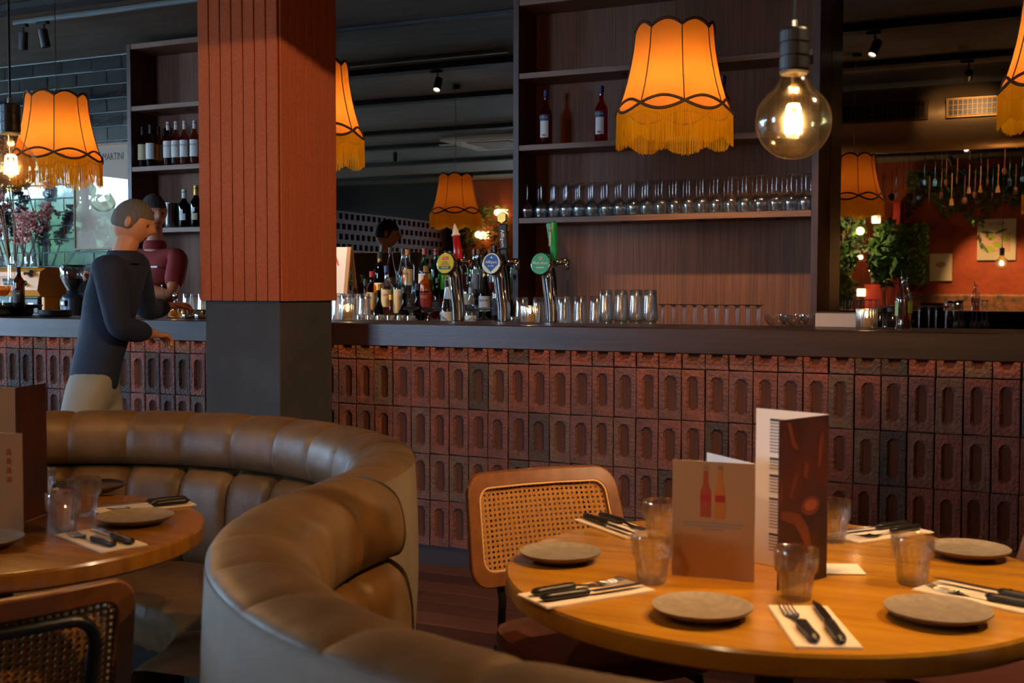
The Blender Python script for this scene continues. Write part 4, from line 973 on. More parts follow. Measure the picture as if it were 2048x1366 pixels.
for i, px in enumerate((294, 322, 350)):
    p = PY(px, 400, YF+.14); t = thing('wine_cooler', 'polished steel wine cooler, %s from left on the left shelf' % ORD[i], 'wine cooler', (p.x, YF+.10, ZS[0]+.0008), group='steel wine coolers')
    MB().lathe([(0, .001), (.050, .001), (.053, .006), (.053, .188), (.0545, .19), (.052, .19), (.051, .186), (.049, .012), (0, .01)], 32).build('cooler_body', steel, t, True)
# bottle risers and the crowd of spirits in front of the mirror
RX0, RX1 = PY(722, 600, 6.8).x, PY(1016, 600, 6.8).x
rs = thing('bottle_riser', 'two-step dark riser carrying the bottles before the mirror', 'riser', (0, 6.85, ZB))
MB().cbox(RX0, RX1, -.245, -.12, .0005, .115, .003).build('step', oak_dark, rs); MB().cbox(RX0, RX1, -.119, .125, .0005, .245, .003).build('step', oak_dark, rs)
Z1, Z2 = ZB+.115, ZB+.245
kw = dict
B = [  # px, top px, tier(0 counter,1,2), kwargs
 (759, 504, 2, kw(r=.040, gm=dark_g, capm=cap_k, labm=label_w, shape='spirit', lz=(.12, .34), capf=.14, neck_lab=gold, lab='dark port bottle with tall black cap at the left of the back row')),
 (781, 495, 2, kw(r=.040, gm=red_liq, capm=cap_k, labm=label_k, shape='slope', lz=(.25, .42), txt='XL', txtm=gold_ink, lab='red bitter bottle with long neck and dark label')),
 (806, 497, 2, kw(r=.036, gm=thin, capm=cap_k, labm=None, shape='slope', lab='clear bottle with black cap behind the blue gin bottle')),
 (815, 499, 2, kw(r=.044, gm=thin, capm=cork, labm=label_c, shape='square', lz=(.28, .60), txt='EMILY', lab='clear square-shouldered bottle with cork stopper and cream label')),
 (849, 497, 2, kw(r=.041, gm=green_g, capm=cap_red, labm=label_w, shape='spirit', lz=(.16, .50), txt='SE', txtm=red_ink, lab='bright green bottle with red cap')),
 (872, 498, 2, kw(r=.040, gm=green_g, capm=cap_red, labm=None, shape='wine', lab='green bottle with red cap behind the dark bitter')),
 (876, 502, 1, kw(r=.042, gm=dark_g, capm=cap_k, labm=label_w, shape='slope', lz=(.30, .58), txt='LUC', txtm=ink, neck_lab=label_c, lab='black bitter bottle with white and red label')),
 (893, 502, 2, kw(r=.040, gm=dark_g, capm=cap_k, labm=label_w, shape='wine', lz=(.2, .5), neck_lab=label_c, lab='dark bottle half hidden behind the left tap')),
 (925, 498, 2, kw(r=.036, gm=thin, capm=cap_red, labm=label_red, shape='spirit', lz=(.2, .5), lab='slim bottle with red cap behind the left tap handle')),
 (949, 498, 2, kw(r=.036, gm=thin, capm=cap_red, labm=label_w, shape='wine', lz=(.2, .5), lab='slim bottle with red cap right of the left tap')),
 (958, 498, 2, kw(r=.044, gm=thin, capm=cork, labm=label_c, shape='square', lz=(.28, .60), lab='clear bottle with cork stopper between the two left taps')),
 (981, 499, 2, kw(r=.042, gm=thin, capm=cork, labm=label_red, shape='square', lz=(.2, .34), lab='clear bottle with cork and red band left of the middle tap')),
 (990, 492, 2, kw(r=.040, gm=amber_liq, capm=cap_k, labm=label_w, shape='wine', lz=(.2, .5), lab='amber bottle with black cap beside the middle tap')),
 (1010, 493, 2, kw(r=.034, gm=dark_g, capm=cap_k, labm=label_k, shape='wine', lz=(.2, .5), lab='dark bottle with black cap behind the middle tap')),
 (744, 543, 1, kw(r=.045, gm=amber_liq, capm=cap_red, labm=label_c, shape='spirit', lz=(.18, .55), txt='PE', lab='brown liqueur bottle with red cap and cream label')),
 (773, 532, 1, kw(r=.043, gm=thin, capm=cap_blue, labm=label_c, shape='spirit', lz=(.22, .55), txt='GIN', txtm=red_ink, lab='clear bottle with blue capsule and cream label')),
 (796, 543, 1, kw(r=.050, gm=blue_g, capm=cap_k, labm=label_c, shape='square', lz=(.12, .62), capf=.08, lw=.7, lab='pale blue gin bottle with arched cream label')),
 (826, 562, 1, kw(r=.040, gm=thin, capm=cap_k, labm=label_k, shape='bulb', lz=(.15, .4), lab='clear round bottle with dark round label')),
 (846, 532, 1, kw(r=.047, gm=amber_liq, capm=cork, labm=label_red, shape='square', lz=(.22, .50), txt='RED', txtm=gold_ink, lab='square amber whisky bottle with slanting red label')),
 (866, 556, 1, kw(r=.034, gm=amber_liq, capm=cap_k, labm=label_k, shape='spirit', lz=(.2, .42), lab='small amber bottle with dark label right of the whisky')),
 (937, 553, 1, kw(r=.042, gm=thin, capm=cap_k, labm=label_c, shape='square', lz=(.35, .6), lab='clear square bottle right of the left tap column')),
 (970, 532, 1, kw(r=.040, gm=dark_g, capm=cap_k, labm=label_w, shape='slope', lz=(.16, .44), neck_lab=gold, txt='RHUM', txtm=ink, lab='black bottle with white label between the taps')),
 (992, 545, 1, kw(r=.040, gm=thin, capm=cap_red, labm=label_k, shape='spirit', lz=(.1, .4), lab='clear bottle with red neck beside the middle tap')),
 (731, 558, 0, kw(r=.030, gm=amber_liq, capm=cap_k, labm=label_w, shape='spirit', lz=(.2, .5), lab='slim amber bottle leftmost of the front bottles')),
 (758, 568, 0, kw(r=.044, gm=dark_g, capm=gold, labm=label_y, shape='bulb', lz=(.12, .36), txt='MEZA', txtm=red_ink, lab='round dark bottle with gold collar and yellow round label')),
 (782, 590, 0, kw(r=.034, gm=amber_liq, capm=gold, labm=None, shape='bulb', lab='small amber bottle with orange capsule')),
 (808, 575, 0, kw(r=.045, gm=dark_g, capm=cap_k, labm=None, shape='bulb', lab='pear-shaped dark bottle with gold crest, front row')),
 (832, 567, 0, kw(r=.046, gm=dark_g, capm=cap_k, labm=None, shape='bulb', lab='larger pear-shaped black bottle, front row')),
 (893, 560, 0, kw(r=.038, gm=thin, capm=cap_k, labm=label_w, shape='slope', lz=(.1, .45), lab='clear bottle with white label left of the left tap')),
 (942, 575, 0, kw(r=.040, gm=thin, capm=cap_w, labm=label_w, shape='slope', lz=(.1, .45), lab='clear bottle with red dot label right of the left tap')),
]
placed = []
for px, top, tier, k in sorted(B, key=lambda q: (q[2], q[0])):
    z = (ZB, Z1, Z2)[tier]; ys = ((6.50+.05, 6.565, 6.53), (6.645, 6.68, 6.66), (6.87, 6.995, 6.93, 6.965, 6.90))[tier]; best = None
    ys = {0: (6.545, 6.56), 1: (6.66, 6.665), 2: (6.785, 6.895, 6.84, 6.92)}[tier]
    for dx in (0, 3, -3, 6, -6, 9, -9, 12, -12, 16, -16, 20, -20, 26, -26):
        for y in ys:
            x = PY(px+dx, top, y).x
            if all(t2 != tier or math.hypot(x-x2, y-y2) > (r2+k['r'])*1.04 for x2, y2, r2, t2 in placed): best = (x, y, px+dx); break
        if best: break
    if not best: best = (PY(px, top, ys[0]).x, ys[0], px)
    placed.append((best[0], best[1], k['r'], tier))
    b = bpx(best[2], top, best[1], z, grp='spirits in front of the mirror', rz=random.uniform(-.35, .05), **k)
    if px == 808: MB().lathe([(.0465, .05), (.0465, .085)], 8, a0=-PI/2-.3, a1=-PI/2+.3).build('crest', gold, b, True)
# half-full bottle with straw on the bar
p = Vector((PY(1807, 660, 4.64).x, 4.64, ZT)); t = thing('lemonade_bottle', 'half-full glass bottle with black straw on the right end of the bar', 'bottle', (p.x, p.y, ZT+.0005))
pr = [(0, 0), (.028, 0), (.031, .003), (.028, .022), (.0275, .05), (.031, .09), (.0318, .115), (.027, .14), (.016, .165), (.0125, .18), (.012, .195), (.0145, .197), (.0145, .206), (.013, .207)]
MB().lathe(resample(pr, 2), 28).build('glass_body', thin, t, True)
MB().lathe([(0, .004), (.026, .004), (.0285, .01), (.026, .022), (.0255, .05), (.0285, .088), (.0288, .096), (0, .096)], 24).build('drink', amber_liq, t, True)
MB().lathe([(.0325, .055), (.0328, .112)], 10, a0=-PI*.98, a1=-PI*.68).build('label', mat('label_green', '7aa87a', .6), t, True); MB().lathe([(.0325, .065), (.0328, .112)], 8, a0=-PI*.32, a1=-PI*.05).build('label', mat('label_olive', '6a7a28', .6), t, True)
MB().tube([(.012, .0, .03), (-.006, -.002, .19), (-.012, -.002, .232)], .0026, 7).build('straw', black_plastic, t)
# white box and small things at the right end
p = PY(1671, 655, 4.90); t = thing('card_box', 'low white paper box behind the bar edge below the shelf frame', 'box', (p.x, 4.93, ZT)); MB().cbox(-.083, .083, -.03, .03, .0005, .058, .001).build('box_body', mat('box_white', 'b8a498', .7), t); MB().cbox(-.086, .086, -.033, .033, .059, .063, .001).build('lid', oak_dark, t)
for i, px in enumerate((1757, 1782)):
    t = thing('storage_jar', 'glass jar with black lid behind the bar, %s' % ('left one', 'right one')[i], 'jar', (PY(px, 640, 5.1+i*.02).x, 5.1+i*.02, ZW), group='lidded jars behind the bar')
    MB().lathe([(0, .001), (.034, .001), (.036, .005), (.036, .195), (.033, .20)], 20).build('jar_body', thin, t, True); MB().lathe([(0, .20), (.036, .20), (.036, .217), (0, .218)], 20).build('lid', cap_k, t)

# ================================================================ BEER TAPS
def tap(px, ytop, lab, badge, handle, wtop=.048):
    Y = 5.03; b = PY(px+2, 650, Y); t = thing('beer_tap', lab, 'beer tap', (b.x, Y, ZW), group='chrome beer taps')
    H = PY(px, ytop, Y).z-ZW
    path = [(0, 0, 0.0), (0, 0, .06), (.0, -.002, H*.45), (-.012, -.018, H*.8), (-.022, -.036, H-.04), (-.024, -.040, H-.025)]
    MB().tube([(0, 0, .0005), (0, 0, .012)], .045, 24).build('base_flange', chrome, t, True)
    mb = MB(); pts = []
    for k in range(25):
        s_ = k/24*(len(path)-1); j = min(int(s_), len(path)-2); f = s_-j; pts.append(Vector(path[j]).lerp(Vector(path[j+1]), f))
    mb.tube(pts, [.0285+.0165*(k/24)**1.6 for k in range(25)], 28); mb.build('column', chrome, t, True)
    top = Vector((-.024, -.088, H-.038))
    Rm = Matrix.Translation(top) @ Matrix.Rotation(-.12, 4, 'Z') @ Matrix.Rotation(PI/2-.12, 4, 'X')
    MB().lathe([(0, -.03), (.05, -.03), (.053, -.026), (.053, .002), (.049, .004), (0, .004)], 32, M=Rm).build('badge_housing', chrome, t, True)
    badge(t, Rm)
    # spout to the right with nozzle
    mb = MB(); mb.tube([top+Vector((.03, .05, .0)), top+Vector((.075, .05, .012)), top+Vector((.115, .045, .010))], [.020, .017, .015], 14); mb.build('faucet', chrome, t, True)
    mb = MB(); mb.tube([top+Vector((.112, .045, .018)), top+Vector((.116, .044, -.03))], [.013, .010], 12); mb.build('spout', chrome, t, True)
    MB().tube([top+Vector((.116, .044, -.03)), top+Vector((.118, .042, -.075))], .003, 8).build('nozzle', black_plastic, t)
    handle(t, top+Vector((.045, .05, .02)))
    return t
def disc(t, M, r, m, nm, z=.0046, n=28): return MB().lathe([(0, z), (r, z)], n, M=M).build(nm, m, t)
def star(t, M, cx, cy_, r, m, z, nm='star'):
    pts = [(cx+(r if k % 2 == 0 else r*.42)*math.sin(PI*k/5), cy_+(r if k % 2 == 0 else r*.42)*math.cos(PI*k/5), z) for k in range(10)]
    MB().add([M @ Vector(p) for p in pts]+[M @ Vector((cx, cy_, z))], [(k, (k+1) % 10, 10) for k in range(10)]).build(nm, m, t)
def mtext(t, body, size, m, M, x, y, z=.006, nm='lettering', rz=0):
    o = text(body, size, m, t, (0, 0, 0), name=nm); o.parent = None
    o.matrix_world = M @ Matrix.Translation((x, y, z)) @ Matrix.Rotation(rz, 4, 'Z'); mw = o.matrix_world.copy(); o.parent = t; o.matrix_parent_inverse = Matrix(); o.matrix_local = mw; return o
heine_g = mat('badge_green', '0f8a4c', .35, coat=.5); aff_b = mat('badge_blue', '1450a0', .35, coat=.5); rad_y = mat('badge_yellow', 'd8cc20', .35, coat=.5); badge_w = mat('badge_cream', 'd8dcc0', .4); star_red = mat('star_red', 'd01818', .4)
def badge_green(t, M):
    disc(t, M, .049, heine_g, 'badge'); star(t, M, 0, .026, .012, white_ink, .0052); star(t, M, 0, .026, .009, star_red, .0058)
    mtext(t, 'Heineken', .021, white_ink, M, 0, .003); mtext(t, 'PREMIUM', .010, white_ink, M, 0, -.020)
def badge_blue(t, M):
    disc(t, M, .049, badge_w, 'badge'); pts = [(.040*math.cos(a), .040*math.sin(a)+.004) for a in [PI*k/12 for k in range(-1, 14)]]+[(0, -.042)]
    MB().add([M @ Vector((x, y, .0052)) for x, y in pts], [tuple(range(len(pts)))]).build('shield', aff_b, t)
    mtext(t, 'Affligem', .020, white_ink, M, 0, .006); mtext(t, 'BLOND', .010, white_ink, M, 0, -.013); disc(t, M @ Matrix.Translation((0, .028, 0)), .005, badge_w, 'emblem', .006, 12)
def badge_yellow(t, M):
    disc(t, M, .049, rad_y, 'badge'); MB().cbox(-.018, .018, .018, .032, .005, .0062, .0004, M).build('emblem', star_red, t); mtext(t, 'Pilsner', .011, white_ink, M, 0, .025, .0066)
    MB().cbox(-.034, .034, -.030, -.014, .005, .0062, .0004, M).build('banner', mat('banner_green', '2c5a50', .4), t); mtext(t, 'RADLER', .012, white_ink, M, 0, -.022, .0066)
    MB().add([M @ Vector(p) for p in ((-.03, -.010, .0055), (.03, -.010, .0055), (.008, .012, .0055), (-.012, .010, .0055))], [(0, 1, 2, 3)]).build('landscape', gold, t)
def h_green(t, p):
    pts = [p, p+Vector((.0, .0, .05)), p+Vector((-.004, -.004, .10)), p+Vector((-.008, -.008, .165)), p+Vector((-.010, -.01, .175))]
    MB().tube(pts, [.013, .016, .021, .026, .024], 20).build('handle', heine_g, t, True)
    M = Matrix.Translation(p+Vector((-.006, -.028, .145))) @ Matrix.Rotation(PI/2-.05, 4, 'X'); star(t, M, 0, 0, .010, star_red, .004)
    mtext(t, 'Heineken', .017, white_ink, M, .001, -.05, .006, rz=PI/2)
def h_black(t, p):
    mb = MB(); M = Matrix.Translation(p) @ Matrix.Rotation(-.06, 4, 'Y')
    mb.cbox(-.014, .014, -.011, .011, 0, .05, .004, M).cbox(-.019, .019, -.012, .012, .048, .17, .005, M).build('handle', mat('handle_navy', '0c0e16', .5), t)
    MB().prism([(-.020, .0), (-.022, .03), (0, .042), (.022, .03), (.020, .0), (.0, -.012)], -.013, .013, M @ Matrix.Translation((0, 0, .185)) @ Matrix.Rotation(PI/2, 4, 'X')).build('shield', gold, t)
    mtext(t, 'Affligem', .026, white_ink, M @ Matrix.Rotation(PI/2, 4, 'X'), .0, .10, .0128, rz=-PI/2)
def h_red(t, p):
    M = Matrix.Translation(p) @ Matrix.Rotation(-.13, 4, 'Y')
    MB().lathe([(0, 0), (.020, 0), (.022, .004), (.018, .115), (0, .116)], 20, M=M).build('handle', mat('handle_red', 'a81820', .35, coat=.4), t, True)
    MB().lathe([(0, .116), (.021, .117), (.022, .124), (.016, .128), (.014, .142), (.016, .145), (.010, .150), (.009, .160), (.004, .170), (0, .178)], 16, M=M).build('lantern_top', white_plastic, t, True)
tap(915, 512, 'chrome beer tap with yellow badge and red lighthouse handle', badge_yellow, h_red)
tap(1006, 512, 'chrome beer tap with blue badge and tall dark handle', badge_blue, h_black)
tap(1103, 512, 'chrome beer tap with green badge and green handle', badge_green, h_green)

# ================================================================ PEOPLE
def skinned(name, verts, edges, mats, parent, sub=2, root=0):
    """one continuous surface grown over a skeleton: verts = [(pos, (rx, ry))]"""
    me = bpy.data.meshes.new(name); me.from_pydata([v[0] for v in verts], edges, []); o = bpy.data.objects.new(name, me); C.objects.link(o)
    m = o.modifiers.new('skin', 'SKIN'); m.use_smooth_shade = True
    for i, v in enumerate(verts):
        r = v[1] if isinstance(v[1], tuple) else (v[1], v[1]); d = me.skin_vertices[0].data[i]; d.radius = r; d.use_root = (i == root)
    s_ = o.modifiers.new('sub', 'SUBSURF'); s_.levels = sub; s_.render_levels = sub
    bpy.context.view_layer.update(); dg = bpy.context.evaluated_depsgraph_get(); ev = o.evaluated_get(dg); nm = bpy.data.meshes.new_from_object(ev)
    o.modifiers.clear(); o.data = nm; nm.name = name; nm.materials.clear()
    for k in (mats if isinstance(mats, list) else [mats]): nm.materials.append(k)
    for p in nm.polygons: p.use_smooth = True
    o.parent = parent; return o
def join_into(o, mb, matidx=0):
    bm = bmesh.new(); bm.from_mesh(o.data); off = [bm.verts.new(v) for v in mb.v]
    for f in mb.f:
        try: ff = bm.faces.new([off[i] for i in f]); ff.smooth = True; ff.material_index = matidx
        except ValueError: pass
    bm.to_mesh(o.data); bm.free()
def head_mb(M):
    """ovoid head with jaw, brow, nose, eye hollows, mouth and ears; +x is the face"""
    mb = MB()
    def f(u, v):
        a = 2*PI*u; ph = PI*v; x, y, z = math.sin(ph)*math.cos(a), math.sin(ph)*math.sin(a), -math.cos(ph)
        X, Y_, Z = .098*x, .078*y, .118*z
        if z < 0: Y_ *= 1-.30*z*z; X *= 1-.12*z*z
        if x < 0: X *= 1.08
        if x > .3:
            fr = (x-.3)/.7; d = abs(y)
            X += .030*math.exp(-(d/.16)**2)*math.exp(-((z+.12)/.17)**2)*fr             # nose
            X += .012*math.exp(-(d/.16)**2)*math.exp(-((z-.10)/.22)**2)*fr
            X -= .013*math.exp(-((d-.38)/.16)**2)*math.exp(-((z-.06)/.13)**2)*fr       # eye hollows
            X += .007*math.exp(-((z-.26)/.10)**2)*fr                                    # brow
            X += .006*math.exp(-(d/.28)**2)*math.exp(-((abs(z+.48)-.06)/.05)**2)*fr     # lips
            X += .012*math.exp(-(d/.25)**2)*math.exp(-((z+.82)/.16)**2)*fr              # chin
        return M @ Vector((X, Y_, Z))
    mb.grid(f, 40, 32, True)
    for s_ in (-1, 1):
        mb.grid(lambda u, v: M @ Vector((-.005+.017*math.cos(2*PI*u)*math.sin(PI*v)-.004, s_*(.076+.010*(1-math.cos(PI*v))*.6), .0+.032*math.sin(2*PI*u)*math.sin(PI*v))), 12, 5, True)
    return mb
def hair_mb(M, low=-.35):
    mb = MB()
    def f(u, v):
        a = 2*PI*u; x0 = math.cos(a); lim = .30 if x0 > .45 else (low if x0 < .1 else low+(x0-.1)/.35*(.30-low))
        ph0 = math.acos(-lim); ph = ph0+(PI-ph0)*v
        x, y, z = math.sin(ph)*math.cos(a), math.sin(ph)*math.sin(a), -math.cos(ph)
        k = 1.07 if v > .02 else 1.0
        return M @ Vector((.098*x*k*(1.08 if x < 0 else 1), .078*y*k*(1-.3*z*z if z < 0 else 1), .118*z*k+.002))
    mb.grid(f, 40, 14, True); return mb
def eyes_mb(M):
    mb = MB()
    for s_ in (-1, 1): mb.sphere(M @ Vector((.0775, s_*.030, .008)), .0100, 10, 8)
    return mb
def hand(verts, edges, wrist_i, wp, d, up, side, curl=.6):
    """palm and five fingers appended to a body skeleton"""
    d = d.normalized(); up = up.normalized(); sd = d.cross(up).normalized()*side
    pi_ = len(verts); verts.append((wp+d*.035, (.030, .014))); edges.append((wrist_i, pi_)); pk = len(verts); verts.append((wp+d*.075, (.036, .012))); edges.append((pi_, pk))
    for k, L in enumerate((.068, .076, .072, .056)):
        b = wp+d*.082+sd*(.027-.018*k); i0 = len(verts); verts.append((b, .0095)); edges.append((pk, i0)); p = b; ang = 0
        for sgm in range(3):
            ang += curl*(.55+.15*k); dd = d*math.cos(ang)-up*math.sin(ang); p = p+dd*L*(.42, .32, .26)[sgm]; verts.append((p, (.0088, .008, .0068)[sgm])); edges.append((len(verts)-2, len(verts)-1))
    i0 = len(verts); b = wp+d*.03+sd*.034-up*.004; verts.append((b, .0125)); edges.append((pi_, i0))
    verts.append((b+(d*.7+sd*.6-up*.3)*.032, .0105)); edges.append((i0, i0+1)); verts.append((b+(d*1.1+sd*.5-up*.5)*.052, .0085)); edges.append((i0+1, i0+2))
def person(label, base, hip, chest, neck, headM, shL, elL, haL, shR, elR, haR, knL, ftL, knR, ftR, top_m, leg_m, hair, short_sleeve, curl=.6, collar=False, hem=0., wf=1.):
    t = thing('person', label, 'person', base); B_ = Vector(base)
    V = [Vector(q) for q in (hip, chest, neck, shL, elL, haL, shR, elR, haR, knL, ftL, knR, ftR)]
    hip, chest, neck, shL, elL, haL, shR, elR, haR, knL, ftL, knR, ftR = V
    hc = headM.translation; mid = hip.lerp(chest, .5)
    side = (shL-shR).normalized()
    vs = [(hip, (.05, .045)), (mid, (.07*wf, .06*wf)), (chest, (.085*wf, .07*wf)), (neck, (.052, .052)), (hc-Vector((0, 0, .03)), (.06, .06))]; es = [(0, 1), (1, 2), (2, 3), (3, 4)]
    for sh, el, ha, sd in ((shL, elL, haL, 1), (shR, elR, haR, -1)):
        i = len(vs); vs += [(sh, (.058, .055)), (sh.lerp(el, .5), (.048, .046)), (el, (.041, .039)), (el.lerp(ha, .4), (.040, .036)), (ha, (.026, .021))]; es += [(2, i), (i, i+1), (i+1, i+2), (i+2, i+3), (i+3, i+4)]
        hand(vs, es, i+4, ha, (ha-el), Vector((0, 0, 1)) if abs((ha-el).normalized().z) < .8 else Vector((1, 0, 0)), sd, curl)
    for kn, ft, sd in ((knL, ftL, .09), (knR, ftR, -.09)):
        i = len(vs); a = hip+side*sd-Vector((0, 0, .06)); vs += [(a, (.045, .045)), (kn, (.05, .05)), (kn.lerp(ft, .35), (.055, .052)), (ft+Vector((0, 0, .08)), (.036, .036)), (ft+Vector((0, 0, .03)), (.038, .03))]; es += [(0, i), (i, i+1), (i+1, i+2), (i+2, i+3), (i+3, i+4)]
    body = skinned('body', vs, es, skin, t); join_into(body, head_mb(headM)); body.location = -B_
    lm = MB(); lm.sphere((0, 0, 0), 1, 12, 6, (.006, .022, .006)); lm.v = [tuple(headM @ (Vector(v)+Vector((.088, 0, -.056)))) for v in lm.v]
    bw_ = MB()
    for s_ in (-1, 1): bw_.tube([headM @ Vector((.090, s_*.014, .030)), headM @ Vector((.087, s_*.030, .034)), headM @ Vector((.074, s_*.046, .030))], .0032, 6)
    for nm, mb, m in (('hair', hair_mb(headM), hair), ('eyes', eyes_mb(headM), eye_w), ('lips', lm, lip_m), ('eyebrows', bw_, hair)):
        o = mb.build(nm, m, t, True); o.location = -B_
    g = .018      # upper garment
    lo = hip-Vector((0, 0, hem)); vs = [(lo, (.160*wf, .125*wf)), (hip, (.158*wf, .122*wf)), (mid, (.148*wf, .118*wf)), (chest, (.165*wf, .125*wf)), (neck-(neck-chest)*.16, (.076, .072))]; es = [(0, 1), (1, 2), (2, 3), (3, 4)]
    for sh, el, ha in ((shL, elL, haL), (shR, elR, haR)):
        i = len(vs)
        if short_sleeve: vs += [(sh, (.073, .070)), (sh.lerp(el, .45), (.068, .066)), (sh.lerp(el, .82), (.066, .063))]; es += [(3, i), (i, i+1), (i+1, i+2)]
        else: vs += [(sh, (.076, .073)), (sh.lerp(el, .5), (.066, .064)), (el, (.060, .058)), (el.lerp(ha, .5), (.055, .052)), (el.lerp(ha, .9), (.042, .040))]; es += [(3, i), (i, i+1), (i+1, i+2), (i+2, i+3), (i+3, i+4)]
    o = skinned('shirt' if short_sleeve else 'jacket', vs, es, top_m, t); o.location = -B_
    if collar:
        cm = MB(); c = neck-(neck-chest)*.08
        cm.lathe([(.074, -.04), (.074, -.015), (.070, .0), (.066, .014), (.060, .016)], 20, cen=c); o = cm.build('collar', top_m, t, True); o.location = -B_
    vs = [(hip+Vector((0, 0, .05)), (.148*wf, .112*wf)), (hip, (.152*wf, .115*wf))]; es = [(0, 1)]
    for kn, ft, sd in ((knL, ftL, .09), (knR, ftR, -.09)):
        i = len(vs); a = hip+side*sd-Vector((0, 0, .08)); vs += [(a, (.10, .10)), (a.lerp(kn, .5), (.088, .088)), (kn, (.075, .075)), (kn.lerp(ft, .6), (.066, .066)), (ft+Vector((0, 0, .10)), (.062, .062))]; es += [(1, i), (i, i+1), (i+1, i+2), (i+2, i+3), (i+3, i+4)]
    o = skinned('trousers', vs, es, leg_m, t); o.location = -B_
    for ft, in ((ftL,), (ftR,)):
        fd = (headM.to_3x3() @ Vector((1, 0, 0))); fd.z = 0; fd.normalize(); rz = math.atan2(fd.y, fd.x)
        M = Matrix.Translation(ft+Vector((0, 0, 0))) @ Matrix.Rotation(rz, 4, 'Z')
        mb = MB(); mb.grid(lambda u, v: M @ Vector((.06+.145*math.cos(2*PI*u)*min(1, 2.2*math.sin(PI*v)**.5), .045*math.sin(2*PI*u)*min(1, 2.2*math.sin(PI*v)**.5), .004+.085*v*(1-.45*max(0, math.cos(2*PI*u))))), 20, 8, True)
        o = mb.build('shoe', black_plastic, t, True); o.location = -B_
    return t
def HM(c, yaw, pitch=0, roll=0, s_=1.): return Matrix.Translation(c) @ Matrix.Rotation(yaw, 4, 'Z') @ Matrix.Rotation(pitch, 4, 'Y') @ Matrix.Rotation(roll, 4, 'X') @ Matrix.Scale(s_, 4)
# bartender behind the bar, forearm across the chest
bx, by = -5.22, 5.80
rp = PY(262, 548, by-.36)
bt_ = person('person in a dark red polo shirt behind the bar, forearm raised across the chest', (bx, by, 0), (bx, by, .98), (bx+.02, by-.03, 1.36), (bx+.02, by-.03, 1.57), HM((bx+.03, by-.05, 1.74), -.5, .12),
    (bx+.21, by-.02, 1.47), (bx+.30, by-.20, 1.215), (bx-.12, by-.36, 1.34), (bx-.20, by-.02, 1.47), (bx-.27, by-.14, 1.20), (bx-.05, by-.34, 1.10),
    (bx+.10, by+.0, .50), (bx+.12, by+.02, .0), (bx-.10, by+.0, .50), (bx-.12, by+.02, .0), polo, black_cloth, hair_m, True, .9, True, .04)
MB().box(.085, .165, -.172, -.1705, 1.392, 1.402).build('chest_print', white_ink, bt_)
# man passing in front of the bar, leaning towards it
fy_ = 3.84
hp = PY(186, 755, fy_); cp_ = PY(230, 588, fy_+.03); nk = PY(247, 502, fy_+.05); hd_ = PY(266, 446, fy_+.08)
sl = PY(268, 520, fy_+.19); sr_ = PY(214, 524, fy_-.14); fx_ = hp.x; ell_ = PY(292, 622, fy_+.40); er = PY(238, 655, fy_-.08); hr_ = PY(306, 668, fy_+.15); hl = PY(326, 648, fy_+.52)
person('person in a dark navy jacket leaning toward the bar in front of the bricks', (fx_, fy_, 0), hp, cp_, nk, HM(hd_, .55, .30, 0, .84),
    sl, ell_, Vector((hl.x, fy_+.57, 1.172)), sr_, er, hr_,
    (fx_+.02, fy_+.10, .46), (fx_+.0, fy_+.14, .0), (fx_-.06, fy_-.10, .46), (fx_-.16, fy_-.12, .0), navy, khaki, hair_g, False, .7, True, .08, wf=.80)

# ================================================================ COFFEE CORNER AND LEFT END OF THE BAR
cy_ = 6.62; cx1 = PY(113, 560, cy_).x
cm = thing('espresso_machine', 'yellow espresso machine with chrome knobs behind the left end of the bar', 'coffee machine', (cx1-.42, cy_, ZB))
MB().cbox(-.42, .38, -.05, .20, .03, .20, .01).build('lower_body', black_metal, cm)
mb = MB(); pr = [(-.16, .44), (-.19, .30), (-.16, .255), (.0, .25), (.20, .25), (.20, .47), (-.10, .47)]
mb.add([(x, y, z) for x in (-.42, .42) for y, z in pr], [tuple(range(7)), tuple(reversed(range(7, 14)))]+[(i, i+7, (i+1) % 7+7, (i+1) % 7) for i in range(7)]); mb.build('upper_body', yellow_paint, cm)
MB().cbox(.385, .42, -.12, .20, .035, .25, .006).build('side_panel', yellow_paint, cm)
MB().cbox(-.42, .36, -.12, .20, .471, .482, .003).build('cup_rail', chrome, cm)
M_ = Matrix.Translation((0, -.182, .36)) @ Matrix.Rotation(PI/2+.18, 4, 'X')
for dx in (-.13, .134): MB().cbox(-.08, .08, -.030, .030, -.002, .004, .001, Matrix.Translation((dx, 0, 0)) @ M_).build('badge', cap_k, cm); 
for dx in (-.13, .134):
    o = text('MARZOCCO', .026, mat('badge_letter', 'c8c0a8', .4) if 'badge_letter' not in MATS else MATS['badge_letter'], cm, (dx, -.1885, .36), rot=(PI/2-.2, 0, 0))
for (dx, dz) in ((.335, .425), (.275, .345)): MB().lathe([(0, -.05), (.024, -.05), (.030, -.046), (.030, -.02), (.012, -.015), (.012, .03)], 18, M=Matrix.Translation((dx, -.20, dz)) @ Matrix.Rotation(-PI/2, 4, 'X') @ Matrix.Rotation(PI, 4, 'X')).build('steam_knob', chrome, cm, True)
for dx in (-.2, .12):
    MB().lathe([(0, 0), (.036, 0), (.038, .01), (.038, .06), (0, .062)], 18, (dx, -.10, .19)).build('group_head', chrome, cm, True); MB().tube([(dx, -.13, .195), (dx+.02, -.30, .175)], [.012, .016], 10).build('portafilter_handle', black_plastic, cm, True)
MB().cbox(.21, .36, -.13, -.06, .12, .235, .006).build('display_housing', black_plastic, cm); MB().cbox(.26, .31, -.134, -.1305, .18, .2, .001).build('display', screen_blue, cm)
MB().tube([(.18, -.14, .25), (.19, -.2, .16), (.17, -.22, .06)], .005, 8).build('steam_wand', chrome, cm, True)
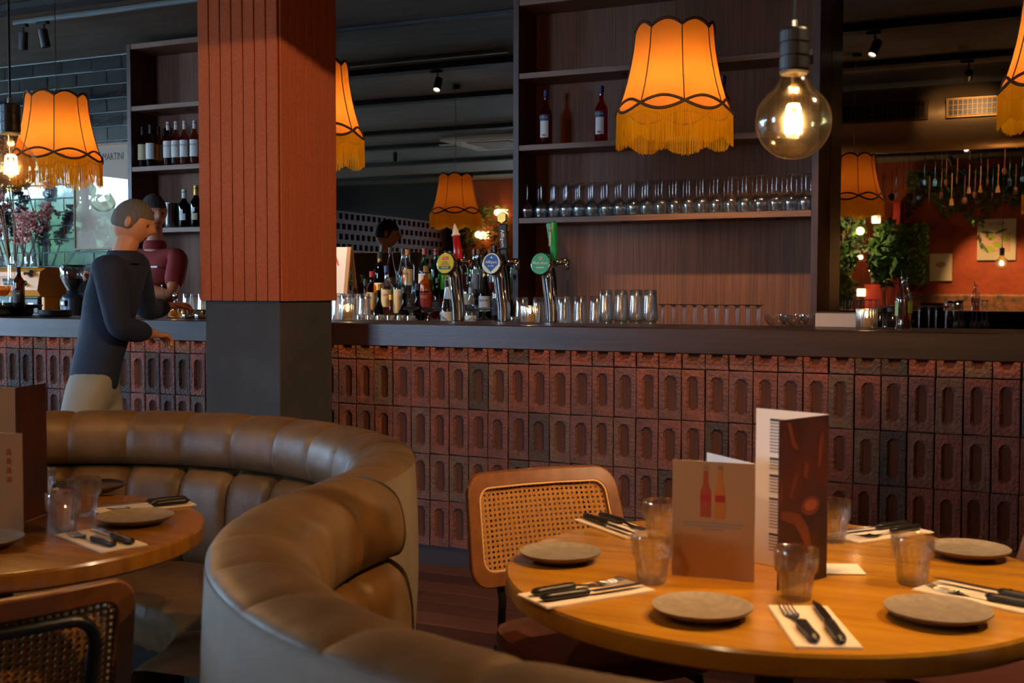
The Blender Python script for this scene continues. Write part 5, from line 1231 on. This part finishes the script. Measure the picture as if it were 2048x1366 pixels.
cup_me = MB().lathe([(0, 0), (.020, 0), (.022, .004), (.026, .03), (.034, .085), (.033, .087), (.031, .083), (.022, .02), (0, .014)], 20).mesh('latte_glass', thin, True)
for i, (dx, dy) in enumerate(((-.40, .0), (-.325, .03), (-.25, -.03), (-.17, .03), (-.09, -.02), (-.01, .03), (.07, -.02), (.15, .03), (.24, .0), (-.30, .13), (-.13, .13), (.03, .13))):
    lv = 0; o = link('latte_glass', cup_me, None, (cx1-.42+dx, cy_+dy-.05, ZB+.4825)); flip(o, .087); tag(o, 'upside-down glass on top of the espresso machine, %s of the row' % ORD[i], 'glass', 'glasses on the espresso machine')
def grinder(px, Y, lab, s_=1.):
    x = PY(px, 560, Y).x; t = thing('coffee_grinder', lab, 'coffee grinder', (x, Y, ZB)); t.scale = (s_,)*3
    MB().cbox(-.09, .09, -.13, .13, .0005, .03, .01).build('foot', black_plastic, t); MB().lathe([(0, .03), (.085, .03), (.09, .05), (.09, .26), (.085, .285), (.05, .30), (.045, .33), (0, .33)], 28).build('motor_body', mat('grinder_grey', '3a4048', .35, metal=.5) if 'grinder_grey' not in MATS else MATS['grinder_grey'], t, True)
    MB().cbox(-.03, .03, -.115, -.088, .20, .25, .004).build('display_housing', black_plastic, t); MB().cbox(-.012, .012, -.1165, -.1155, .215, .235, .0004).build('display', screen_blue, t)
    MB().cbox(-.125, -.092, -.02, .1, .03, .26, .006).build('side_cover', mat('grinder_tan', 'b8a088', .5) if 'grinder_tan' not in MATS else MATS['grinder_tan'], t)
    MB().lathe([(.045, .33), (.05, .345), (.085, .40), (.10, .44), (.104, .53), (.102, .532), (.098, .45), (.05, .37)], 28).build('hopper', thin, t, True)
    MB().lathe([(0, .334), (.044, .336), (.078, .40), (.088, .43), (.0, .432)], 24).build('beans', mat('coffee_beans', '1e100a', .6, bump=(60, 1., (1, 1, 1))) if 'coffee_beans' not in MATS else MATS['coffee_beans'], t, True)
    MB().lathe([(0, .545), (.09, .545), (.106, .538), (.107, .530), (0, .530)], 28).build('hopper_lid', black_plastic, t, True); MB().lathe([(0, -.01), (.016, -.01), (.016, .0), (0, .0)], 14, M=Matrix.Translation((0, -.11, .525)) @ Matrix.Rotation(PI/2, 4, 'X')).build('lid_clip', black_plastic, t)
    return t
grinder(145, 6.48, 'coffee grinder with glass hopper right of the espresso machine', .90)
# trays and drinks on the bar
def tray(px, py, lab, z, r=.20, grp='round trays stacked on the bar', Y=None, x=None):
    t = MB().lathe([(0, 0), (r*.93, 0), (r*.96, .003), (r, .016), (r+.003, .0165), (r+.002, .013), (r*.97, .0), (r*.93, -.0025), (0, -.0025)], 48).build('round_tray', black_plastic, None, True)
    t.location = (x, Y, z+.003); tag(t, lab, 'tray', grp); return t
tx = PY(-5, 620, 4.72).x; zz = ZT+.0008
for k in range(4): tray(0, 0, 'round black tray in the large stack, %s from bottom' % ORD[k], zz+k*.0085, .205, x=tx, Y=4.70)
zt_ = zz+4*.0085+.008
tray(0, 0, 'wide round black tray topping the large stack, carrying a beer', zt_, .245, x=tx, Y=4.712)
tx2 = PY(128, 625, 4.72).x
for k in range(3): tray(0, 0, 'small round tray in the low stack beside the large trays, %s from bottom' % ORD[k], zz+k*.0085, .085, 'small trays stacked on the bar', x=tx2, Y=4.66)
zt_ += .0065
b = bottle(PY(38, 600, 4.62).x, 4.62, zt_, .232, .031, 'brown beer bottle standing on the stack of trays', brown_g, None, label_k, shape='wine', lz=(.14, .42), txt='Aff', txtm=gold_ink, lw=1.)
MB().lathe([(.0117, .17), (.0117, .2)], 10).build('neck_label', label_k, b)
sn = MB().lathe(resample([(.0, 0), (.034, .0), (.035, .002), (.008, .008), (.0045, .03), (.006, .055), (.022, .068), (.040, .095), (.043, .12), (.036, .165), (.034, .175)], 2), 24)
t = thing('beer_glass', 'stemmed beer glass half full of amber beer on the trays', 'glass', (PY(14, 600, 4.60).x-.03, 4.60, zt_)); sn.build('glass_body', thin, t, True); MB().lathe(resample([(0, .066), (.020, .070), (.038, .096), (.041, .118), (.0, .118)], 2), 20).build('beer', amber_liq, t, True)
t = thing('stem_glass', 'empty tall glass standing on the trays beside the beer bottle', 'glass', (PY(22, 600, 4.72).x, 4.74, zt_)); MB().lathe(resample([(0, 0), (.033, 0), (.034, .002), (.006, .008), (.0045, .06), (.014, .075), (.032, .12), (.030, .235), (.029, .24)], 2), 24).build('glass_body', thin, t, True)
# small things right of the navy jacket
t = thing('mixing_glass', 'ribbed mixing glass with a twisted bar spoon beside the amber candle', 'glass', (PY(331, 636, 4.70).x, 4.70, ZT+.0005)); MB().lathe([(0, 0), (.03, 0), (.033, .004), (.035, .075), (.034, .076), (.031, .07), (.029, .01), (0, .01)], 40, rf=lambda a, z: 1+.02*abs(math.sin(9*a))).build('glass_body', thin, t, True)
s_ = thing('bar_spoon', 'twisted steel bar spoon leaning in the mixing glass', 'spoon', (t.location.x, 4.70, ZT)); MB().tube([(.015, 0, .014), (-.02, 0, .165)], .0018, 6).build('stem', steel, s_); MB().sphere((-.021, 0, .17), .008, 10, 8, (.6, .4, 1)).build('tip', steel, s_, True)
t = thing('glass_carafe', 'small round stopper bottle behind the amber candle', 'bottle', (PY(349, 630, 4.82).x, 4.83, ZT+.0005)); MB().lathe(resample([(0, 0), (.028, 0), (.030, .004), (.030, .05), (.012, .075), (.011, .10), (.013, .102)], 2), 20).build('glass_body', thin, t, True); MB().sphere((0, 0, .118), .016, 14, 10).build('stopper', steel, t, True)
for i, px in enumerate((374, 387, 400, 412)):
    t = thing('steel_cup', 'small polished steel cup left of the pillar, %s from left' % ORD[i], 'cup', (PY(px, 635, 4.66+.07*(i % 2)).x, 4.66+.07*(i % 2), ZT+.0005), group='steel cups by the pillar'); MB().lathe([(0, 0), (.026, 0), (.028, .003), (.029, .047), (.0275, .047), (.026, .006), (0, .006)], 24).build('cup_body', chrome, t, True)
for row, yy in enumerate((5.12, 5.2)):
    for i in range(2):
        px = 376+i*30+row*14; stackglass(px, yy, 0, ZW+.12, 'tall upside-down glass left of the pillar, %s from left, %s row' % (ORD[i], ('front', 'rear')[row]), nm='tall_glass', grp='tall glasses left of the pillar', sc_=.95)
cr = thing('glass_crate', 'dark rack under the tall glasses left of the pillar', 'rack', (PY(400, 640, 5.16).x, 5.16, ZW)); MB().cbox(-.16, .16, -.085, .085, .0005, .1195, .004).build('rack_body', black_plastic, cr)
# poster on the tiles
pA = PY(150, 500, YM-.03); pB = PY(258, 500, YM-.03); pT = PY(200, 288, YM-.03)
t = thing('cocktail_poster', 'framed cocktail poster with a coffee drink on the tiled wall', 'poster', (0, YM-.03, 0)); x0, x1, z0, z1 = pA.x, pB.x+.02, pA.z, pT.z; xc = (x0+x1)/2
MB().box(x0+.012, x1-.012, 0, .012, z0+.012, z1-.012).build('print', mat('poster_paper', 'c8ae98', .7), t)
for q in ((x0, x1, z0, z0+.014), (x0, x1, z1-.014, z1), (x0, x0+.014, z0+.0141, z1-.0141), (x1-.014, x1, z0+.0141, z1-.0141)): MB().cbox(q[0], q[1], -.012, .016, q[2], q[3], .002).build('frame', wood_light, t)
text('ESPRESSO•MARTINI', .082, ink, t, (xc-.01, -.0012, z1-.11), sx=.72); text('EST. 1982', .03, ink_light, t, (xc-.05, -.0012, z1-.19), name='small_print'); text('a classic drink of vodka, espresso and liqueur', .018, ink_light, t, (xc, -.0012, z1-.28), name='small_print')
M_ = Matrix.Translation((xc+.02, -.0014, (z0+z1)/2+.0)) @ Matrix.Rotation(PI/2, 4, 'X')
def ell(mb, M, rx, ry, z, n=32): mb.add([M @ Vector((rx*math.cos(2*PI*k/n), ry*math.sin(2*PI*k/n), z)) for k in range(n)], [tuple(range(n))])
for rx, ry, dz, z, col, nm in ((.165, .135, 0, .0, 'b8a89c', 'printed_rim'), (.15, .12, -.006, .0006, '6a4028', 'printed_shadow'), (.145, .112, .0, .0012, 'd0b090', 'printed_foam')):
    mb = MB(); ell(mb, M_ @ Matrix.Translation((0, dz, 0)), rx, ry, z); mb.build(nm, mat('poster_'+nm, col, .7), t)
mb = MB(); [ell(mb, M_ @ Matrix.Translation((a, b, 0)) @ Matrix.Rotation(r, 4, 'Z'), .014, .007, .0018, 12) for a, b, r in ((-.01, .01, .8), (.012, .004, -.5), (0, -.014, 1.8))]; mb.build('printed_beans', ink, t, kind='stuff')
MB().box(x0+.013, x1-.013, -.0075, -.006, z0+.013, z1-.013).build('picture_glass', poster_g, t)
# tent sign by the pillar
p = PY(708, 492, 6.72); q = PY(697, 576, 6.72); t = thing('table_sign', 'white tent sign with red letters between the pillar and the bottles', 'sign', (p.x-.335, 6.70, ZB)); hS = p.z-ZB
Mx = Matrix.Rotation(-.16, 4, 'X')
MB().cbox(-.30, .30, -.004, .006, .001, hS, .002, Matrix.Translation((0, -.10, 0)) @ Mx).build('board', mat('sign_white', 'c8bcb0', .6), t)
MB().cbox(.302, .33, -.006, .010, .001, hS, .002, Matrix.Translation((0, -.10, 0)) @ Mx).build('side_rail', wood_light, t); MB().cbox(.302, .33, -.006, .006, .001, hS, .002, Matrix.Translation((0, .12, 0)) @ Matrix.Rotation(.18, 4, 'X')).build('side_rail', wood_light, t)
text('CAVA', .11, red_ink, t, (.10, -.10+.002+(hS-.10)*.16-.008, hS-.10), rot=(PI/2-.16, 0, 0)); MB().cbox(.02, .22, -.0055, -.0045, hS-.34, hS-.24, .0002, Matrix.Translation((0, -.10, 0)) @ Mx).build('printed_panel', paper, t)

# ================================================================ FLOWERS AND PLANTS
vx, vy = PY(22, 500, 7.0).x, 7.04
t = thing('blossom_arrangement', 'tall vase of pink blossom branches at the left picture edge', 'flowers', (vx, vy, ZB+.001))
MB().lathe(resample([(0, 0), (.06, 0), (.065, .01), (.07, .15), (.05, .26), (.055, .30)], 3), 24).build('vase', mat('vase_glaze', '3c3a38', .3), t, True)
rg = random.Random(21); tips = []
for k in range(13):
    tz = rg.uniform(.75, 1.75); txx = rg.uniform(-.42, .55) if tz < 1.1 else rg.uniform(-.30, .12); ty = rg.uniform(-.30, .10)
    m_ = Vector((txx*.35+rg.uniform(-.05, .05), ty*.3, tz*.55)); tip = Vector((txx, ty, tz))
    MB().tube([(0, 0, .05), Vector((txx*.08, ty*.1, .32)), m_, tip], [.010, .009, .007, .003], 7).build('branch', branch_m, t, True); tips += [tip, m_.lerp(tip, .6), m_.lerp(tip, .85)]
mb = MB()
for tp in tips:
    for _ in range(16):
        c = tp+Vector((rg.gauss(0, .03), rg.gauss(0, .025), rg.gauss(0, .03)))
        for q in range(5):
            a = 2*PI*q/5+rg.random(); n_ = Vector((rg.gauss(0, 1), -1, rg.gauss(0, 1))).normalized(); u_ = n_.orthogonal().normalized(); w_ = n_.cross(u_); d_ = u_*math.cos(a)+w_*math.sin(a); e_ = n_.cross(d_)
            mb.add([c, c+d_*.016+e_*.013+n_*.003, c+d_*.030+n_*.006, c+d_*.016-e_*.013+n_*.003], [(0, 1, 2, 3)])
mb.build('blossoms', blossom, t, kind='stuff')
def plant(nm, lab, x, y, z0, hgt, rad, n, m, seed, size=.07, pot=True, sq=(1, 1, 1.), stems=5, pm=None):
    t = thing(nm, lab, 'plant', (x, y, z0)); rg = random.Random(seed)
    if pot: MB().lathe([(0, 0), (.15, 0), (.16, .01), (.19, .30), (.175, .30), (.17, .27), (0, .27)], 24).build('pot', pm or clay_t, t, True)
    for k in range(stems):
        a = rg.uniform(0, 2*PI); MB().tube([(0, 0, .2), (rad*.15*math.cos(a), rad*.15*math.sin(a), hgt*.5), (rad*.5*math.cos(a), rad*.5*math.sin(a), hgt*.85)], [.012, .010, .005], 6).build('stem', branch_m, t, True)
    mb = MB(); leaf_cloud(mb, (0, 0, hgt-rad*.6), rad, n, size, sq, seed); mb.build('foliage', m, t, kind='stuff'); return t
# palm leaves by the tent sign
t = thing('palm_plant', 'small green palm plant behind the tent sign', 'plant', (PY(700, 520, 7.08).x-.02, 7.08, ZB)); MB().lathe([(0, 0), (.06, 0), (.075, .14), (.07, .14), (0, .12)], 20).build('pot', clay_t, t, True); rg = random.Random(4)
for k in range(16):
    a = rg.uniform(0, 2*PI); L = rg.uniform(.14, .24); el = rg.uniform(.5, 1.2); b0 = Vector((0, 0, .33)); d_ = Vector((math.cos(a)*math.cos(el), .5*math.sin(a)*math.cos(el), math.sin(el))); w_ = Vector((-math.sin(a), math.cos(a)*.3, 0)).normalized()*.012
    pts = [b0+d_*L*u+Vector((0, 0, -.10*u*u)) for u in (0, .35, .7, 1.)]; mb = MB(); ws = (.3, 1, .8, .05)
    mb.add([p_+w_*s_ for p_, s_ in zip(pts, ws)]+[p_-w_*s_ for p_, s_ in zip(pts, ws)], [(i, i+1, i+5, i+4) for i in range(3)]); mb.build('frond', leaf_m, t, True)
MB().tube([(0, 0, .1), (0, 0, .34)], .012, 8).build('stem', branch_m, t)

# ================================================================ THE ROOM BEHIND THE CAMERA, SEEN IN THE MIRRORS
YV = 18.0
def PV(x, y): p = PY(x, y, YV); return (p.x, p.z)
# terracotta wall: two posters, garlands, patterned bench
def wposter(xa, xb, za, zb, lab):
    t = thing('wall_poster', lab, 'poster', (0, YB+.012, 0)); MB().cbox(xa, xb, -.010, .012, za, zb, .003).build('print', mat('poster_cream', 'd8c49c', .7) if 'poster_cream' not in MATS else MATS['poster_cream'], t); return t
(xa, za), (xb, zb_) = PV(1954, 521), PV(2033, 437)
t = wposter(xa, xb, za, zb_, 'cream poster with green olives reflected in the right mirror'); w_, h_ = xb-xa, zb_-za; xm = (xa+xb)/2
text('AZIOLI', .07, ink, t, (xm, .0135, zb_-.07), rot=(PI/2, 0, PI)); ol = mat('olive_green', '9aa020', .6); lf = mat('poster_leaf', '3c6a24', .6)
MB().box(xa+.07, xb-.07, .0125, .0132, za+.12, zb_-.2).build('printed_panel', mat('poster_pink', 'd0a080', .7), t)
for (a, b) in ((.35, .56), (.72, .52), (.52, .38), (.34, .28)): mb = MB(); ell(mb, Matrix.Translation((xa+w_*(1-a) if False else xa+w_*a, .0138, za+h_*b)) @ Matrix.Rotation(-PI/2, 4, 'X') @ Matrix.Rotation(.4, 4, 'Z'), .065, .042, 0, 20); mb.build('printed_olive', ol, t)
for (a, b, r) in ((.25, .68, .1), (.2, .3, 1.0), (.6, .7, -.4)): mb = MB(); ell(mb, Matrix.Translation((xa+w_*a, .0142, za+h_*b)) @ Matrix.Rotation(-PI/2, 4, 'X') @ Matrix.Rotation(r, 4, 'Z'), .09, .018, 0, 16); mb.build('printed_leaf', lf, t)
(xa, za), (xb, zb_) = PV(1859, 562), PV(1905, 507)
t = wposter(xa, xb, za, zb_, 'small cream poster with a round dish reflected in the right mirror'); w_, h_ = xb-xa, zb_-za
mb = MB(); ell(mb, Matrix.Translation((xa+w_*.5, .0138, za+h_*.6)) @ Matrix.Rotation(-PI/2, 4, 'X'), .075, .042, 0, 24); mb.build('printed_dish', mat('poster_dish', 'b08858', .7), t)
mb = MB(); ell(mb, Matrix.Translation((xa+w_*.5, .0144, za+h_*.62)) @ Matrix.Rotation(-PI/2, 4, 'X'), .058, .030, 0, 24); mb.build('printed_food', paper, t)
bn = thing('patterned_bench', 'floral upholstered wall bench below the posters, seen in the mirror', 'bench', (0, YB, 0)); MB().cbox(-1.9, XR-.01, .004, .12, .55, 1.22, .03).build('backrest', floral, bn); MB().cbox(-1.9, XR-.01, .121, .55, .40, .50, .03).build('seat', floral, bn); MB().box(-1.88, XR-.03, .02, .50, 0, .399).build('bench_base', oak_dark, bn)
gl = thing('leaf_garland', 'thick green leaf garland hanging along the top of the terracotta wall', 'garland', (0, YB+.15, 0)); mb = MB(); rg = random.Random(2)
for k in range(2600):
    x = rg.uniform(-1.85, 1.5); dz = rg.random()**1.5; z = 3.0-dz*(.62+.16*math.sin(5*x)+.1*math.sin(13*x)); c = Vector((x, rg.uniform(-.10, .15), z)); a = Vector((rg.gauss(0, 1), rg.gauss(0, 1), rg.gauss(0, 1))).normalized(); b = a.orthogonal().normalized(); s_ = rg.uniform(.03, .06)
    mb.add([c-a*s_, c+b*s_*.45, c+a*s_, c-b*s_*.45], [(0, 1, 2, 3)])
mb.build('foliage', leaf_m, gl, kind='stuff')
gv = thing('leaf_garland', 'hanging leaf curtain beside the red shelf, seen in the right mirror', 'garland', (-1.70, YB+.2, 0)); mb = MB()
for k in range(1300):
    z = rg.uniform(1.35, 2.25); c = Vector((rg.uniform(-.16, .16), rg.uniform(-.10, .12), z)); a = Vector((rg.gauss(0, 1), rg.gauss(0, 1), rg.gauss(0, 1))).normalized(); b = a.orthogonal().normalized(); s_ = rg.uniform(.025, .05)
    mb.add([c-a*s_, c+b*s_*.45, c+a*s_, c-b*s_*.45], [(0, 1, 2, 3)])
mb.build('foliage', leaf_y, gv, kind='stuff')
plant('tall_plant', 'tall leafy plant at the left side of the right mirror', -2.75, YB+1.0, 0, 2.5, .55, 1500, leaf_m, 31, .075, sq=(.8, .7, 1.35), stems=9)
plant('tall_plant', 'lighter green bushy plant reflected low in the right mirror', -2.62, YB+1.7, 0, 1.45, .36, 700, leaf_y, 32, .06, sq=(.8, .8, 1.2), stems=7)
plant('tall_plant', 'dark feathery plant in front of the red shelf in the mirror', -2.0, YB+1.0, 0, 2.0, .36, 700, leaf_m, 33, .085, sq=(.8, .8, 1.3), stems=6)
rsf = thing('red_shelf', 'red painted column shelf among the plants in the right mirror', 'shelf', (-2.15, YB+.28, 0)); MB().cbox(.14, .24, -.18, .18, 0, 2.55, .006).build('post', red_paint, rsf); MB().cbox(-.25, .135, -.18, .18, .0, 1.36, .006).build('cabinet', red_paint, rsf); MB().cbox(-.25, .135, -.18, .18, 1.70, 1.73, .004).build('shelf', red_paint, rsf)
for i, (px, py) in enumerate(((1762, 443), (1733, 585), (1735, 517), (1756, 542))):
    x, z = PV(px, py); s_ = .055 if i < 2 else .022; yl = YB+(.55, .55, .85, .80)[i]; t = thing('cube_lantern', 'small glowing lantern among the plants in the right mirror, %s' % ('upper large one', 'lower large one', 'upper small one', 'lower small one')[i], 'lantern', (x, yl, z), group='lanterns among the plants')
    MB().cbox(-s_, s_, -s_, s_, -s_, s_, .006).build('lit_body', cube_light, t); MB().tube([(0, 0, s_), (0, 0, ZC-z-.003)], .003, 5).build('cord', black_metal, t); point('lantern_light', (x, YB+.55+.16, z), 2.5 if i < 2 else .6, (1, .65, .3), .03)
ch_ = thing('bottle_chandelier', 'sparkling glass bottle chandelier among the plants in the right mirror', 'chandelier', (-2.36, YB+1.85, 1.70)); rg = random.Random(8)
for k in range(14):
    a = k*2.4; r_ = .05+.013*k; z = .55-.04*k; MB().lathe([(0, 0), (.018, .002), (.02, .02), (.02, .08), (.008, .11), (.008, .14)], 10, (r_*math.cos(a), r_*math.sin(a), z)).build('glass_pendant', amber_g, ch_, True)
MB().tube([(0, 0, .6), (0, 0, 1.41)], .006, 6).build('rod', black_metal, ch_); MB().tube([Vector(((.05+.013*k)*math.cos(k*2.4), (.05+.013*k)*math.sin(k*2.4), .70-.04*k)) for k in range(14)], .004, 5).build('spiral', brass, ch_)
point('chandelier_light', (-2.35, YB+1.3, 2.1), 5, (1, .6, .25), .05)
# ventilation duct with grilles
dt = thing('ventilation_duct', 'fat round metal ventilation duct under the ceiling in the right mirror', 'duct', (0, 3.05, 2.85)); rD = .30
MB().grid(lambda u, v: (-2.6+5.7*v, rD*math.cos(2*PI*u), rD*math.sin(2*PI*u)), 40, 1, True).build('tube', duct_m, dt, True)
for k in range(12): MB().grid(lambda u, v, k=k: (-2.5+k*.45+.012*(v-.5), (rD+.006)*math.cos(2*PI*u), (rD+.006)*math.sin(2*PI*u)), 40, 1, True).build('rib', duct_m, dt, True)
for k in range(3):
    g_ = MB().cbox(-1.95+k*1.12, -.98+k*1.12, rD-.02, rD+.025, -.05, .13, .004).build('grille_frame', brass, dt)
    MB().box(-1.93+k*1.12, -1.0+k*1.12, rD+.0255, rD+.027, -.035, .115).build('grille_opening', black_metal, g_)
    mb = MB()
    for q in range(24): mb.box(-1.93+k*1.12+q*.04, -1.925+k*1.12+q*.04, rD+.028, rD+.034, -.035, .115)
    for q in range(4): mb.box(-1.93+k*1.12, -1.0+k*1.12, rD+.035, rD+.038, -.03+q*.045, -.026+q*.045)
    mb.build('grille_bars', brass, g_, kind='stuff')
# hanging rack with utensils
rk = thing('utensil_rack', 'long brass ladder rack under the ceiling holding the utensils', 'rack', (0, .9, 2.84))
for s_ in (-.12, .12): MB().tube([(-2.0, s_, 0), (2.2, s_, 0)], .009, 8).build('rail', brass, rk)
for k in range(22): MB().tube([(-1.95+k*.19, -.12, 0), (-1.95+k*.19, .12, 0)], .005, 6).build('rung', brass, rk)
for k in (-1.5, .1, 1.7): MB().tube([(k, 0, .0), (k, 0, ZC-2.84-.001)], .004, 6).build('hanger', black_metal, rk)
rg = random.Random(13); kinds = ['wooden spoon', 'dark ladle', 'wooden fork', 'wooden spatula', 'metal serving fork']
for i in range(30):
    x = -1.86+i*.058+rg.uniform(-.01, .01); k = (i*3+rg.randint(0, 1)) % 5; L = rg.uniform(.28, .40); drop = rg.uniform(.03, .36); m = (spoon_wood, black_metal, spoon_wood, wood_light, steel)[k]
    t = thing('hanging_utensil', '%s hanging from the rack in the right mirror, %s from left' % (kinds[k], ORD[i] if i < 28 else ('twenty-ninth' if i == 28 else 'thirtieth')), 'utensil', (x, .9+rg.choice((-.1, 0, .1)), 2.84), rg.uniform(0, 3), 'utensils hanging from the rack')
    MB().tube([(0, 0, -.01), (0, 0, -drop)], .0012, 4).build('string', black_metal, t); z0 = -drop
    MB().tube([(0, 0, z0), (0, 0, z0-L*.35), (0, .004, z0-L*.7)], [.006, .0055, .007], 8).build('handle', m, t, True)
    if k in (0, 1): MB().sphere((0, .004, z0-L*.7-.036), .042, 14, 8, (.75 if k == 0 else 1, .35, 1)).build('bowl', m, t, True)
    elif k == 3: MB().prism([(-.012, 0), (.012, 0), (.028, -.075), (-.028, -.075)], -.003, .003, Matrix.Translation((0, .004, z0-L*.7+.005)) @ Matrix.Rotation(PI/2, 4, 'X')).build('blade', m, t)
    else:
        MB().prism([(-.01, 0), (.01, 0), (.022, -.03), (-.022, -.03)], -.003, .003, Matrix.Translation((0, .004, z0-L*.7+.005)) @ Matrix.Rotation(PI/2, 4, 'X')).build('neck', m, t)
        for q in range(3): MB().tube([(-.016+q*.016, .004, z0-L*.7-.022), (-.016+q*.016, .004, z0-L*.7-.08)], [.004, .002], 6).build('tine', m, t)
# air conditioning cassette and claustra screen in the left mirror
ac = thing('air_conditioner', 'white ceiling air conditioning cassette seen in the left mirror', 'air conditioner', (-6.35, 1.1, ZC-.002)); MB().cbox(-.55, .55, -.55, .55, -.05, 0, .01).build('panel', white_plastic, ac); MB().cbox(-.30, .30, -.30, .30, -.062, -.0505, .004).build('grille', mat('grille_grey', '9a9284', .6), ac)
for q in ((-.48, .48, .38, .46), (-.48, .48, -.46, -.38)): MB().cbox(q[0], q[1], q[2], q[3], -.06, -.0505, .003).build('flap', white_plastic, ac)
MB().cbox(-.66, -.36, .30, .36, -.075, -.0645, .003).build('pipe_cover', white_plastic, ac)
xs = -9.5; cl = thing('breeze_block_screen', 'terracotta hollow-block screen wall seen in the left mirror', 'screen', (xs, 0, 0))
MB().box(-.13, .13, YB+.01, .62, 0, .62).build('base_wall', wall_dark, cl); MB().box(-.125, -.095, YB+.01, .62, .621, 2.44).build('hole_shade_sheet', wall_dark, cl)  # dark sheet added behind the blocks to keep window light out of the holes
blk = MB(); bw, bh, th_ = .155, .15, .012      # one hollow block: four sides around a square hole
for q in ((-bw/2, bw/2, -bh/2, -bh/2+.032), (-bw/2, bw/2, bh/2-.032, bh/2)): blk.box(-.06, .06, q[0]+.0015, q[1]-.0015, q[2]+.0015, q[3]-.0015)
for q in ((-bw/2+.0015, -bw/2+.030), (bw/2-.030, bw/2-.0015)): blk.box(-.06, .06, q[0], q[1], -bh/2+.033, bh/2-.033)
bme = blk.mesh('hollow_block', clay_t)
for r in range(12):
    for c in range(24):
        y = .54-c*bw-(bw/2 if r % 2 else 0)
        if y < YB+.1: continue
        link('hollow_block', bme, cl, (0, y, .70+r*bh))
# wall lights and creepers deep in the left mirror
for i, (px, py) in enumerate(((1010, 427), (972, 471))):
    x, z = PV(px, py); t = thing('wall_lantern', 'glowing square wall lantern in the left mirror, %s' % ('upper one', 'lower one')[i], 'lantern', (x, YB+.10, z), group='square wall lanterns'); MB().cbox(-.065, .065, -.099, .03, -.065, .065, .005).build('lit_body', cube_light, t); point('lantern_light', (x, YB+.30, z), 2, (1, .62, .28), .05)
cp = thing('leaf_garland', 'creeping leaves around the square lanterns in the left mirror', 'garland', (-8.75, YB+.12, 0)); mb = MB()
for k in range(900):
    c = Vector((rg.uniform(-.45, .45), rg.uniform(-.03, .10), rg.uniform(1.2, 2.7))); a = Vector((rg.gauss(0, 1), rg.gauss(0, 1), rg.gauss(0, 1))).normalized(); b = a.orthogonal().normalized(); s_ = rg.uniform(.03, .06)
    mb.add([c-a*s_, c+b*s_*.45, c+a*s_, c-b*s_*.45], [(0, 1, 2, 3)])
mb.build('foliage', leaf_y, cp, kind='stuff')
rp_ = MB().box(-9.2, -8.1, YB, YB+.02, 0, ZC-.01).build('plaster_panel', plaster_t, wbk)
